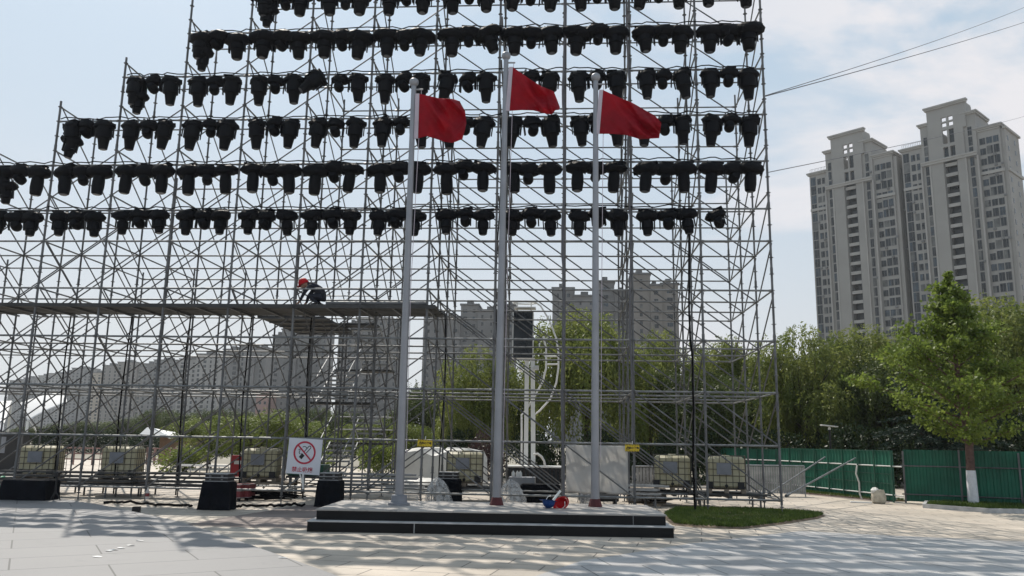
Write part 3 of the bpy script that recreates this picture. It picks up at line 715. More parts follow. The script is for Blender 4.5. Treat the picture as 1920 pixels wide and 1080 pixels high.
# ------------------------------------------------------------------ tanks on pallets
def make_tank():
    t = thing('water_tank', 'x', 'tank')
    mb = MB()
    for px in (-.5, 0, .5): mb.box(px-.07, px+.07, -.48, .48, 0, .10)
    for k in range(7): mb.box(-.58, .58, -.48+k*.145, -.48+k*.145+.1, .10, .125)
    mb.build('pallet', 'wood', t)
    mb = MB().rbox(-.55, .55, -.45, .45, .14, 1.08, .07); mb.lathe([(.13, 1.08), (.13, 1.11), (.11, 1.13)], n=16); mb.build('bottle', 'ibc', t, True)
    mb = MB(); w, d, z0, z1 = .575, .475, .13, 1.11
    for x in np.linspace(-w, w, 7):
        for y in (-d, d): mb.tube((x, y, z0), (x, y, z1), .0105, n=5)
    for y in np.linspace(-d, d, 6)[1:-1]:
        for x in (-w, w): mb.tube((x, y, z0), (x, y, z1), .0105, n=5)
    for z in (.16, .33, .52, .71, .90, z1):
        for y in (-d, d): mb.tube((-w, y, z), (w, y, z), .011, n=5)
        for x in (-w, w): mb.tube((x, -d, z), (x, d, z), .011, n=5)
    mb.build('cage', 'cage', t, True)
    MB().box(-.28, .16, -.50, -.488, .55, .90).build('label_plate', 'plate', t)
    for x in (-.50, .43): MB().box(x-.10, x+.10, -.497, -.36, .135, .34).build('corner_guard', 'black', t)
    MB().tube((.0, -.47, .22), (0, -.53, .22), .05, n=10).build('outlet_valve', 'black', t, True)
    return t
tk = make_tank()
TK = [(78, 26.6, 12, 'cloudy yellow caged water tank at the far left of the scaffold base'), (230, 26.6, 10, 'yellow caged water tank, second from the left, left of the cloth-covered box'), (491, 27.4, 9, 'yellow caged water tank beside the red cabinet'),
      (872, 27.2, 4, 'yellow caged water tank in front of the white tarpaulin heap'), (1260, 27.0, -6, 'yellow caged water tank just right of the translucent sheet'), (1361, 26.4, -10, 'yellow caged water tank nearest the right end of the scaffold')]
for k, (px, Y, rz, lab) in enumerate(TK):
    p = P(px, 880, Y); z = .46 if k else .44
    o = tk if k == 0 else dup(tk)
    o.location = (p.x, Y, z); o.rotation_euler = (0, 0, R(rz)); o['label'] = lab; o['group'] = 'caged tanks weighing down the scaffold'
    dk = thing('ballast_deck', ['slatted deck of timbers under the far left tank','slatted deck of timbers under the second tank from the left','slatted deck of timbers under the tank by the red cabinet','slatted deck of timbers under the tank by the tarpaulin heap','slatted deck of timbers under the tank right of the sheet','slatted deck of timbers under the tank nearest the right end'][k], 'deck', (p.x, Y, z-.07), 0, 'timber decks under the tanks')
    mb = MB()
    for q in range(6): mb.box(-1.15+random.uniform(-.1, .1), 1.15+random.uniform(-.1, .1), -.62+q*.22, -.62+q*.22+.16, 0.012, .065)
    mb.build('deck_boards', 'wood' if k < 3 else 'plank', dk)
    for x in (-.9, 0, .9): MB().box(x-.05, x+.05, -.66, .66, -.08, .010).build('bearer', 'steel2', dk)
    for x in (-.9, .9):
        MB().tube((x, -.55, -(z-.07)), (x, -.55, -.08), .03, n=8).build('deck_leg', 'steel2', dk)
        MB().tube((x, .55, -(z-.07)), (x, .55, -.08), .03, n=8).build('deck_leg', 'steel2', dk)

# ------------------------------------------------------------------ covered boxes and clutter behind the plinth
def draped(px, py, w, d, h, label, case=True, flare=1.05, rz=0, mat='blackcloth'):
    p = G(px, py); Y = p.y
    t = thing('covered_box', label, 'covered box', (p.x, Y+d/2, 0), R(rz), 'black cloth-covered boxes along the tower foot')
    n = 36; rings = []
    for z, f in ((0.0, flare), (h*.12, flare*.99), (h*.45, 1.03), (h*.9, .98), (h, .93), (h*1.01, .6), (h*1.0, .05)):
        r = []
        for k in range(n):
            a = 2*math.pi*k/n; c, s_ = math.cos(a), math.sin(a); e = max(abs(c), abs(s_))**-.85
            wob = 1+(.075*math.sin(k*2.3+px+z*3)+.05*math.sin(k*5.1+px))*(1-z/h*.6) if z < h else 1
            r.append((c*e*w/2*f*wob, s_*e*d/2*f*wob, max(0.004, z+(.03*math.sin(k*1.7) if 0 < z < h else 0))))
        rings.append(r)
    MB().loft(rings).build('cloth_cover', mat, t, True)
    if case:
        c = thing('flight_case', 'low grey flight case on the '+case, 'case', (p.x, Y+d/2, h*1.01+.005), R(rz), 'grey flight cases on the covered boxes')
        MB().box(-w*.38, w*.38, -d*.36, d*.36, .012, .2).build('case_body', 'black', c)
        mb = MB()
        for z in (0, .095, .19): mb.box(-w*.40, w*.40, -d*.38, d*.38, z, z+.018)
        mb.build('case_edge', 'alu', c)
        mb = MB()
        for x in (-.2, .2): mb.cbox((x*w, -d*.385, .14), (.06, .02, .05)).cbox((x*w, -d*.385, .05), (.05, .02, .03))
        mb.build('latch', 'steel2', c)
    return t
draped(398, 957, .80, .65, .72, 'black cloth-covered box left of the no smoking sign', 'covered box left of the no smoking sign')
draped(612, 951, .70, .62, .72, 'black cloth-covered box at the plinth\'s left corner', 'covered box at the plinth corner')
draped(838, 944, .75, .7, .72, 'black cloth-covered box behind the plinth by the left warning sign', 'covered box by the left warning sign')
draped(1012, 944, 1.25, .8, .58, 'wide black cloth-covered box behind the plinth under the white posts', False)
draped(34, 944, 1.35, .9, .62, 'low black cloth-covered box at the far left edge', False, 1.05)
def wrap(px, py, w, h, label, mat='plasticwrap'):
    p = G(px, py); n = 22; rings = []
    for z, f in ((.0, 1), (.3, .98), (.6, .8), (.82, .56), (.95, .3), (1, .08)):
        rings.append([(math.cos(2*math.pi*k/n)*w/2*f*(1+.2*math.sin(k*2.9+z*5+px))-.16*w*z, math.sin(2*math.pi*k/n)*w*.35*f*(1+.2*math.sin(k*2.1+px)), max(.004, z*h+.07*h*math.sin(k*1.3+px)*(z > .1))) for k in range(n)])
    o = MB().loft(rings).build('plastic_wrapped_heap', mat, None, True); o.location = (p.x, p.y+.3, 0); tag(o, label, 'wrapped heap', 'plastic-wrapped heaps'); return o
wrap(822, 947, .75, .75, 'heap wrapped in clear plastic right of the left flagpole')
wrap(962, 948, .72, .72, 'heap wrapped in clear plastic just right of the middle flagpole')
wrap(1104, 950, .5, .6, 'small heap wrapped in clear plastic behind the right flagpole')
# green wrap beside left box
p = G(85, 927); o = MB().lathe([(.05, .0), (.3, .02), (.36, .1), (.25, .2), (.08, .26)], n=14, sx=1.2, jit=.16).build('green_wrap', 'greenwrap', None, True); o.location = (p.x, p.y, 0); tag(o, 'crumpled bright green plastic beside the far left covered box', 'plastic wrap', 'bright green plastic by the far left box')
p = G(4, 922); o = MB().lathe([(.05, .0), (.2, .02), (.24, .2), (.2, .4), (.08, .46)], n=14, jit=.16).build('green_wrap', 'greenwrap', None, True); o.location = (p.x, p.y-.3, .1); tag(o, 'green plastic at the left edge of the picture', 'plastic wrap', 'bright green plastic by the far left box')
# little tripod stand
p = G(101, 944); t = thing('tripod_stand', 'thin black tripod stand beside the far left covered box', 'tripod', p)
MB().tube((0, 0, .25), (0, 0, .75), .025, n=8).build('shaft', 'black', t, True)
for a in (0.3, 2.4, 4.5): MB().tube((0, 0, .35), (.2*math.cos(a), .2*math.sin(a), .008), .014, n=6).build('leg', 'black', t)
MB().rbox(-.06, .06, -.06, .06, .72, .86, .015).build('head', 'black', t)
p = G(255, 963); o = MB().rbox(-.09, .09, -.09, .09, 0, .17, .012).box(-.03, .03, -.1, -.088, .05, .12).build('small_box', 'black', None); o.location = p; o.rotation_euler = (0, 0, .3); tag(o, 'tiny black box on the paving left of the cloth-covered box', 'box')
p = P(277, 926, 24.05); t = thing('hanging_bottle', 'clear bottle with red label tied to a scaffold standard', 'bottle', (p.x, 24.03, p.z-.16))
MB().lathe([(.05, 0), (.055, .02), (.055, .22), (.02, .3), (.02, .34)], n=12).build('bottle_body', 'bottle', t, True); MB().lathe([(.057, .09), (.0575, .1), (.0575, .17), (.057, .18)], n=12).build('bottle_label', 'redcase', t, True)
# red cabinet + red cases
p = P(446, 880, 28.5); t = thing('red_cabinet', 'upright red fire cabinet with a white plate beside the third tank', 'cabinet', (p.x, 28.5, .0), R(14))
MB().rbox(-.22, .22, -.15, .15, .55, 1.28, .01).build('body', 'redpaint', t); MB().box(-.2, .2, -.156, -.152, .57, 1.26).build('door', 'redpaint', t); MB().box(-.12, .12, -.16, -.157, .98, 1.1).build('name_plate', 'white', t)
for x in (-.18, .18): MB().box(x-.025, x+.025, -.12, .12, 0, .55).build('leg', 'redcase', t)
for k, (px, py) in enumerate(((447, 939), (462, 938))):
    p = G(px, py); t = thing('red_case', ['dull red wheeled case right of the cloth-covered box, left one', 'dull red wheeled case right of the cloth-covered box, right one'][k], 'case', p, 0, 'dull red wheeled cases')
    MB().rbox(-.16, .16, -.3, .3, .09, .50, .015).build('case_body', 'redcase', t)
    mb = MB()
    for z in (.1, .3, .48): mb.box(-.165, .165, -.306, .306, z, z+.018)
    mb.build('case_edge', 'alu', t)
    for x in (-.12, .12): MB().tube((x-.015, -.24, .045), (x+.015, -.24, .045), .045, n=10).build('wheel', 'rubber', t, True); MB().tube((x-.015, .24, .045), (x+.015, .24, .045), .045, n=10).build('wheel', 'rubber', t, True)
# loose dark tube heap near the sign
p = G(505, 938); mb = MB()
for k in range(26):
    a = random.uniform(-.6, .6); c = Vector((random.uniform(-.6, .6), random.uniform(-.3, .3), random.uniform(.03, .26))); d = Vector((math.cos(a), math.sin(a)*.6, random.uniform(-.12, .12)))*random.uniform(.3, .7)
    q0, q1 = c-d, c+d; q0.z = max(.02, q0.z); q1.z = max(.02, q1.z); mb.path([q0, c+Vector((0, 0, random.uniform(0, .1))), q1], .022, 5)
o = mb.build('cable_heap', 'rubber', None, True); o.location = p; tag(o, 'tangled heap of black cables on the paving near the red cases', 'cable heap')
p = G(575, 936); t = thing('dark_crate', 'dark green-black crate below the no smoking sign', 'crate', (p.x-.3, p.y+1.0, 0))
MB().rbox(-.6, .6, -.4, .4, .7, 1.05, .02).build('crate_body', 'greendark', t)
mb = MB()
for x in (-.5, .5):
    for y in (-.3, .3): mb.box(x-.04, x+.04, y-.04, y+.04, 0, .7)
mb.build('crate_stand', 'steel2', t); MB().box(-.62, .62, -.42, .42, .62, .69).build('crate_shelf', 'plank', t)

# stacks of grey truss rails lying behind, left of plinth and along the base
for k, (px, Y, w, n, la) in enumerate(((120, 25.3, 4.4, 4, 'stack of long grey metal rails on the scaffold base at far left'), (330, 25.6, 3.6, 4, 'stack of long grey metal rails behind the cloth-covered box'), (690, 27.8, 3.2, 4, 'stack of long grey metal rails left of the left flagpole'), (1190, 26.2, 1.7, 3, 'short stack of grey metal rails right of the translucent sheet'))):
    p = P(px, 905, Y); t = thing('rail_stack', la, 'rail stack', (p.x, Y, 0), 0, 'stacks of metal rails')
    mb = MB()
    for z in range(n):
        for y in range(3): mb.box(-w/2+random.uniform(-.2, .2), w/2+random.uniform(-.2, .2), -.3+y*.24, -.3+y*.24+.07, .36+z*.12, .36+z*.12+.055)
    mb.build('rails', 'alu' if k > 1 else 'plank', t)
    for x in (-w*.35, w*.35):
        for y in (-.3, .3): MB().tube((x, y, 0), (x, y, .355), .03, n=8).build('support_leg', 'steel2', t)
# white tarpaulin heap
p = P(832, 880, 33.5); t = thing('tarpaulin_heap', 'large heap under a wrinkled white tarpaulin left of the tank by the middle flagpole', 'tarpaulin heap', (p.x, 33.5, 0))
n = 64; rings = []
for z, f in ((0, 1.0), (.25, 1.0), (.7, .96), (1.15, .93), (1.42, .86), (1.5, .6), (1.52, .1)):
    rings.append([(math.cos(2*math.pi*k/n)*max(abs(math.cos(2*math.pi*k/n)), abs(math.sin(2*math.pi*k/n)))**-.7*1.75*f*(1+.04*math.sin(k*1.9)+.03*math.sin(k*4.3+z*3)), math.sin(2*math.pi*k/n)*max(abs(math.cos(2*math.pi*k/n)), abs(math.sin(2*math.pi*k/n)))**-.7*1.1*f*(1+.05*math.sin(k*2.7+z)), max(.004, z+(.07*math.sin(k*.9+1)+.06*math.sin(k*.37))*(z > .3))) for k in range(n)])
MB().loft(rings).build('tarpaulin', 'tarp', t, True)
p2 = P(800, 905, 31.5); o = MB().lathe([(1.5, .004), (1.45, .12), (1.2, .3), (.7, .44), (.1, .5)], n=40, sy=.5, jit=.11).build('white_sheet_pile', 'tarp', None, True); o.location = (p2.x, 31.4, 0); tag(o, 'low pile of crumpled white sheeting at the foot of the tarpaulin heap', 'sheet pile')
# translucent sheet on the scaffold
a, b = P(1061, 834, 24.75), P(1178, 926, 24.75); nx, nz = 30, 24; vs = []
for j in range(nz):
    for i in range(nx):
        u, v = i/(nx-1), j/(nz-1); vs.append((u*(b.x-a.x), .05*math.sin(u*9+v*2)*(.3+v)+.03*math.sin(u*21-v*5)+.02*math.sin(v*13+u*4), -v*(a.z-b.z)+(.025*math.sin(u*14) if v > .9 else 0)))
o = MB().add(vs, [(j*nx+i, j*nx+i+1, (j+1)*nx+i+1, (j+1)*nx+i) for j in range(nz-1) for i in range(nx-1)]).build('translucent_sheet', 'sheet', None, True)
o.location = a; o.modifiers.new('thickness', 'SOLIDIFY').thickness = .003; tag(o, 'translucent white sheet hung from the scaffold behind the right flagpole', 'sheet')
p = P(1122, 900, 26.6); t = thing('dark_cabinet', 'dark cabinet standing behind the translucent sheet', 'cabinet', (p.x, 26.6, 0)); MB().rbox(-.62, .62, -.3, .3, .12, 1.35, .02).build('cabinet_body', 'black', t); MB().box(-.6, .6, -.31, -.303, .2, 1.3).build('cabinet_door', 'greybox', t)
mb = MB()
for x in (-.5, .5): mb.box(x-.05, x+.05, -.25, .25, 0, .12)
mb.build('foot', 'black', t)
# plastic chair (white), partly behind the right flagpole
p = G(1100, 946); t = thing('plastic_chair', 'white plastic chair behind the right flagpole', 'chair', (p.x, p.y+.8, 0), R(200))
MB().rbox(-.21, .21, -.2, .2, .41, .44, .012).build('seat', 'white', t); MB().rbox(-.2, .2, .19, .215, .46, .85, .012).build('backrest', 'white', t)
for x in (-.18, .18):
    for y in (-.17, .17): MB().tube((x*1.15, y*1.2, 0), (x, y, .42), .018, n=6).build('leg', 'white', t)
# grey cabinet with two bottles
p = P(979, 910, 28.2); t = thing('grey_cabinet', 'pale grey cabinet right of the middle flagpole with bottles on top', 'cabinet', (p.x, 28.2, 0)); MB().rbox(-.44, .44, -.3, .3, .1, .74, .012).build('cabinet_body', 'greybox', t); MB().box(-.43, .43, -.306, -.301, .40, .41).build('drawer_gap', 'black', t); MB().box(-.4, .4, -.27, .27, 0, .1).build('cabinet_base', 'black', t)
for k, dx in enumerate((-.3, -.16, -.06)):
    o = MB().lathe([(.05, 0), (.055, .01), (.055, .13), (.02, .18), (.02, .2)], n=12).build('white_bottle', 'white', None, True); o.location = (p.x+dx, 28.1, .742); tag(o, ['white bottle at the left on the grey cabinet', 'white bottle in the middle on the grey cabinet', 'white bottle at the right on the grey cabinet'][k], 'bottle', 'white bottles on the grey cabinet')
# ribbed dark container with white posts and dark panel
Y = 33.5; a, b = P(950, 873, Y), P(1054, 905, Y)
t = thing('ribbed_container', 'long dark ribbed container with a pale top edge below the white posts', 'container', ((a.x+b.x)/2, Y+.6, 0)); w = (b.x-a.x)/2
MB().box(-w, w, -.5, .5, .06, a.z-.06).build('container_body', 'black', t)
mb = MB()
for x in np.arange(-w+.1, w-.05, .16): mb.box(x, x+.07, -.53, -.502, .1, a.z-.1)
mb.build('rib', 'panelblk', t); MB().box(-w-.02, w+.02, -.55, .52, a.z-.058, a.z).build('top_edge', 'white', t)
mb = MB()
for x in (-w+.2, w-.2): mb.box(x-.1, x+.1, -.4, .4, 0, .058)
mb.build('foot', 'wood', t)
Y = 35.0
b0 = P(994, 875, Y); t = thing('totem_lamp', 'tall white twin-post totem with a dark screen and curved white side tubes', 'totem', (b0.x, Y, 0))
def rel(px, py, dy=0): v = P(px, py, Y+dy); return (v.x-b0.x, v.y-Y, v.z)
for px0, px1 in ((986, 988), (1000, 999)):
    q = rel(px1, 672); x0 = rel(px0, 875)[0]; MB().loft([[(x0-.085, -.09, 0), (x0+.085, -.09, 0), (x0+.085, .09, 0), (x0-.085, .09, 0)], [(q[0]-.085, -.09, q[2]), (q[0]+.085, -.09, q[2]), (q[0]+.085, .09, q[2]), (q[0]-.085, .09, q[2])]]).build('post', 'white', t)
c0, c1 = rel(962, 584), rel(1000, 674); mb = MB().rbox(c0[0], c1[0], -.22, .1, c1[2], c0[2], .03); mb.build('screen_housing', 'offwhite', t)
MB().box(c0[0]+.05, c1[0]-.03, -.232, -.223, c1[2]+.05, c0[2]-.04).build('screen', 'panelblk', t)
mb = MB(); ct = rel(983, 578); mb.box(ct[0]-.42, ct[0]+.5, -.3, .3, ct[2]-.03, ct[2]+.02); e = rel(984, 568)
mb.path([(e[0]+.5*math.cos(a), .3*math.sin(a), e[2]) for a in np.linspace(0, 6.28, 22)], .035, 6); mb.tube((ct[0]-.3, 0, c0[2]), (ct[0]-.3, 0, e[2]), .03, n=6); mb.tube((ct[0]+.3, 0, c0[2]), (ct[0]+.3, 0, e[2]), .03, n=6); mb.build('cap', 'offwhite', t, True)
for pts in ([(978, 872), (978, 778), (986, 770), (1004, 740), (1018, 715), (1024, 690), (1024, 655), (1019, 630)], [(1002, 872), (1002, 778), (1012, 770), (1032, 748), (1043, 718), (1047, 690), (1047, 660), (1043, 635), (1030, 600), (1014, 574), (1003, 566)]):
    MB().path([rel(x, y, .05) for x, y in pts], .04, 8).build('curved_tube', 'white', t, True)
for y in (668, 683): MB().tube(rel(1024, y, .05), rel(1047, y, .05), .035, n=8).build('rung', 'white', t, True)
q = rel(1003, 690); MB().rbox(q[0]-.05, q[0]+.17, -.3, -.06, q[2]-.1, q[2]+.08, .02).build('camera_box', 'offwhite', t); q = rel(976, 692); MB().lathe([(.02, .1), (.09, .06), (.11, -.04), (.04, -.12)], c=(q[0], -.15, q[2]), n=12).build('dome_camera', 'white', t, True)
# white arched pipe and dark canopy behind
Y = 32.9; pts = [P(1020, 884, Y), P(1003, 857, Y), P(1008, 851, Y), P(1018, 856, Y), P(1022, 870, Y)]
pts = [P(x, y, Y) for x, y in ((1000, 852), (1008, 851), (1015, 856), (1020, 864), (1022, 874))]; o = MB().path([q-pts[0] for q in pts], .045, 8).build('arched_pipe', 'white', None, True); o.location = pts[0]; tag(o, 'short white arched pipe above the ribbed container', 'pipe')

# slatted barriers
def barrier(px0, px1, py, h, Y, label, n=14, mat='cardboard'):
    a, b = P(px0, py, Y), P(px1, py, Y); w = b.x-a.x
    t = thing('slatted_barrier', label, 'barrier', (a.x, Y, 0), 0, 'grey slatted barriers')
    mb = MB().tube((0, 0, h), (w, 0, h), .025, n=8).tube((0, 0, .12), (w, 0, .12), .02, n=8); mb.build('rail', 'alu', t, True)
    for k in range(2): MB().tube((k*w, 0, 0), (k*w, 0, h), .025, n=8).build('barrier_post', 'alu', t, True)
    mb = MB()
    for k in range(n): x = w*(k+.5)/n; mb.box(x-.4*w/n, x+.4*w/n, -.012, .012, .14, h-.05)
    mb.build('slats', mat, t)
barrier(1399, 1508, 880, 1.15, 33.0, 'grey slatted barrier with a metal top rail at the right of the tower', 24)
barrier(1186, 1230, 893, 1.1, 30.5, 'grey slatted barrier between the sheet and the tank right of it', 7)
# pallet heap / grey woven mat roll under sheets right of plinth
p = G(1220, 944); t = thing('grey_crate', 'flat mottled grey crate just behind the plinth\'s right corner', 'crate', (p.x-.1, p.y+.5, 0)); MB().rbox(-.62, .62, -.4, .4, .0, .48, .02).build('crate_body', 'wood', t)
mb = MB()
for z in (.06, .2, .34): mb.box(-.625, .625, -.415, -.402, z, z+.07)
mb.build('crate_slat', 'cardboard', t)

# ------------------------------------------------------------------ the worker on the walkway
def skin_body(name, joints, edges, parent):
    me = bpy.data.meshes.new(name); me.from_pydata([j[0] for j in joints], edges, []); o = bpy.data.objects.new(name, me); COL.objects.link(o)
    sk = o.modifiers.new('skin', 'SKIN'); sk.use_smooth_shade = True
    lay = me.skin_vertices[0].data
    for k, j in enumerate(joints): lay[k].radius = j[1] if hasattr(j[1], '__len__') else (j[1], j[1]); lay[k].use_root = (k == 0)
    sb = o.modifiers.new('sub', 'SUBSURF'); sb.levels = 2; sb.render_levels = 2
    dg = bpy.context.evaluated_depsgraph_get(); m2 = bpy.data.meshes.new_from_object(o.evaluated_get(dg)); o.modifiers.clear(); o.data = m2; o.parent = parent
    m2.polygons.foreach_set('use_smooth', [True]*len(m2.polygons)); return o
wk = P(590, 569, 24.45)
wt = thing('person', 'worker in dark clothes and a red helmet squatting bent forward on the walkway', 'person', (wk.x, 24.45, ZP+.008)); wt.scale = (1.16, 1.16, 1.16)
J = [((.27, 0, .27), (.15, .13)), ((.16, 0, .40), (.15, .13)), ((.0, 0, .53), (.17, .13)), ((-.12, 0, .585), (.12, .10)), ((-.20, 0, .585), .058), ((-.265, 0, .585), (.085, .075)), ((-.33, 0, .555), (.09, .08)), ((-.385, 0, .515), (.07, .062)), ((-.415, 0, .525), .022)]
Eg = [(k, k+1) for k in range(8)]
def add(j, par):
    J.append(j); Eg.append((par, len(J)-1)); return len(J)-1
hands = []
for s_, hx in ((-1, -.40), (1, -.30)):
    a = add(((-.06, s_*.17, .54), .075), 2); a = add(((-.17, s_*.22, .42), .055), a); a = add(((-.25, s_*.20, .30), .048), a); a = add(((hx+.04, s_*.13, .13), .036), a); a = add(((hx, s_*.12, .075), (.03, .022)), a); w_ = a
    for f in range(4):
        q = add(((hx-.045, s_*.12+(f-1.5)*.019, .048), .009), w_); add(((hx-.06-.004*f, s_*.12+(f-1.5)*.02, .024), .0075), q)
    q = add(((hx+.0, s_*.12-s_*.04, .05), .010), w_); add(((hx-.025, s_*.12-s_*.045, .026), .008), q)
for s_, kx in ((-1, -.10), (1, -.03)):
    a = add(((.22, s_*.11, .24), .11), 0); a = add(((.06, s_*.17, .25), .095), a); a = add(((kx, s_*.19, .255), .075), a); a = add(((.03+kx*.3, s_*.17, .16), .06), a); a = add(((.12, s_*.15, .065), .045), a); a = add(((.04, s_*.16, .04), (.045, .035)), a); a = add(((-.06, s_*.17, .03), (.04, .026)), a)
body = skin_body('body', J, Eg, wt)
for mm in ('jacket', 'skin', 'black'): body.data.materials.append(MT[mm])
for pg in body.data.polygons:
    c = pg.center; pg.material_index = 1 if (c.x < -.21 and c.z > .45) or (c.x < -.24 and c.z < .11) else (2 if c.z < .075 and c.x > -.15 else 0)
ht = helmet_mb(.125); hm = ht.build('helmet', 'red', wt, True); hm.location = (-.325, 0, .60); hm.rotation_euler = (0, R(-28), 0)
bm_ = MB().prism([(.17*math.cos(a)-.02, .135*math.sin(a)) for a in np.linspace(0, 6.283, 22, endpoint=False)], -.006, .006).build('helmet_brim', 'red', hm)
mb = MB()
for s_ in (-1, 1): mb.lathe([(.003, -.02), (.018, -.01), (.02, .01), (.006, .022)], c=(-.29, s_*.082, .56), n=8)
mb.build('ear', 'skin', wt, True)
mb = MB()
for s_ in (-1, 1): mb.lathe([(.002, -.008), (.009, 0), (.002, .008)], c=(-.405, s_*.03, .552), n=8)
mb.build('eye', 'black', wt, True)

# ------------------------------------------------------------------ green fence, sack, lamp, kerbed bed
def fence(name, p, q, h, label, back, z0=.06):
    p, q = Vector((p[0], p[1], 0)), Vector((q[0], q[1], 0)); L = (q-p).length; rz = math.atan2(q.y-p.y, q.x-p.x)
    t = thing(name, label, 'fence', p, rz, 'green sheet fences on the right')
    mb = MB(); n = int(L/.21)
    for k in range(n):
        x0 = L*k/n; w = L/n
        mb.loft([[(x0, .0, z), (x0+w*.35, .0, z), (x0+w*.45, .025, z), (x0+w*.9, .025, z), (x0+w, 0, z), (x0+w, .006, z), (x0+w*.9, .031, z), (x0+w*.45, .031, z), (x0+w*.35, .006, z), (x0, .006, z)] for z in (z0, h)])
    mb.build('sheet_panels', 'greenfence', t)
    for z in ((.25, 1.25) if back else (.30, 1.28)):
        MB().tube((-.1, -.03, z), (L+(.5 if back else 0), -.03, z), .024, n=8).build('rail', 'offwhite' if back else 'steel2', t, True)
    m = max(3, int(L/(.95 if back else 2.6)))
    for k in range(m+1):
        x = L*k/m; MB().box(x-.03, x+.03, -.085, -.055, 0, h+(.02 if k % 2 else -.05)).build('fence_post', 'greendark' if back else 'steel2', t)
    if back:
        mb = MB()
        for z in (.62, .95, h-.03): mb.box(0, L, -.03, -.004, z, z+.035)
        mb.build('panel_frame', 'greendark', t)
    return t
fence('green_fence', (9.6, 38.3), (11.62, 30.55), 1.80, 'green metal sheet fence with pale rails running back from the gap', True)
fence('green_fence', (12.0, 30.6), (16.8, 28.4), 1.84, 'plain green sheet fence behind the ginkgo tree', False)
fence('green_fence', (7.7, 41.5), (9.55, 38.4), 1.75, 'far green fence section left of the street lamp', True)
p = G(1648, 944); t = thing('woven_sack', 'pale woven sack standing open by the gap in the green fence', 'sack', p)
mb = MB().lathe([(.17, 0), (.23, .05), (.24, .22), (.21, .38), (.18, .46), (.165, .45), (.10, .36)], n=22, jit=.07); mb.build('sack_body', 'sack', t, True)
mb = MB().lathe([(.02, .30), (.12, .36), (.15, .44), (.08, .52), (.01, .54)], c=(-.1, 0, 0), n=12, jit=.15); mb.build('sack_contents', 'tarp', t, True)
p = G(1637, 944); o = MB().rbox(-.35, .35, -.05, .05, 0, .045, .01).build('white_plank', 'white', None); o.location = (p.x-.35, p.y+.15, 0); o.rotation_euler = (0, 0, -.25); tag(o, 'short white plank on the paving left of the sack', 'plank', 'white planks by the fence gap')
p = G(1678, 938); o = MB().rbox(-.35, .35, -.05, .05, 0, .06, .01).rbox(-.25, .2, -.04, .04, .062, .12, .01).build('white_plank', 'white', None); o.location = (p.x, p.y-.3, 0.0); o.rotation_euler = (0, 0, -.1); tag(o, 'white plank ends lying in the gap of the green fence', 'plank', 'white planks by the fence gap')
p = G(1611, 935); pts = [P(x, y, 31.9) for x, y in ((1607, 872), (1605, 888), (1611, 905), (1612, 926), (1616, 936))]
o = MB().path([q-pts[0] for q in pts], .03, 6).build('white_tape', 'tarp', None, True); o.location = pts[0]; tag(o, 'strip of white cloth hanging down the green fence', 'tape')
p = P(1562, 926, 36.0); t = thing('street_lamp', 'slim dark street lamp with a flat pale head behind the green fence', 'street lamp', (p.x, 36.0, 0)); zt = P(1558, 800, 36.0).z
MB().lathe([(.11, 0), (.11, .5), (.06, .55), (.045, 2.6)], n=10).build('shaft', 'black', t, True); MB().tube((0, 0, 2.55), (.02, 0, zt-.06), .028, n=8).build('arm', 'black', t, True)
MB().loft([[(-.34, -.16, zt+.04), (.32, -.16, zt-.02), (.32, .16, zt-.02), (-.34, .16, zt+.04)], [(-.34, -.16, zt+.09), (.32, -.16, zt+.02), (.32, .16, zt+.02), (-.34, .16, zt+.09)]]).build('lamp_head', 'offwhite', t); MB().lathe([(.02, 0), (.06, .02), (.05, .1), (.02, .13)], c=(0, 0, 2.6), n=10).build('camera_dome', 'white', t, True)
# kerbed bed under the ginkgo
a, b = G(1737, 954), G(1868, 966)
bed = [(a.x, a.y), (a.x+.7, a.y-.35), (b.x-.2, b.y), (b.x+.9, b.y+.45), (b.x+3.5, b.y+.7), (b.x+4.5, b.y+2.2), (a.x+.9, a.y+1.3)]
bed = [(11.55, 28.15), (12.85, 26.55), (13.35, 26.55), (18.0, 27.0), (18.0, 28.0), (13.6, 30.2), (12.4, 30.0)]
bt = thing('tree_bed', 'low kerbed bed with grass round the ginkgo tree trunk', 'planter', (0, 0, 0))
cx_, cy_ = 13.9, 28.3
k_out = MB(); rings = [[(x, y, z) for x, y in bed] for z in (0, .13)]; inn = [[(cx_+(x-cx_)*.955, cy_+(y-cy_)*.93, z) for x, y in bed] for z in (.13, .02)]
k_out.loft([rings[0], rings[1], inn[0], inn[1]], False); k_out.build('kerb', 'granite_edge', bt)
MB().add([(cx_+(x-cx_)*.95, cy_+(y-cy_)*.925, .09) for x, y in bed], [tuple(range(len(bed)))]).build('soil', 'soil', bt, recalc=False)
go = blades('grass', [(cx_+(x-cx_)*.93, cy_+(y-cy_)*.9) for x, y in bed], 9000, .10, 'grass', .09); tag(go, 'grass growing in the kerbed bed under the ginkgo', 'grass', kind='stuff')

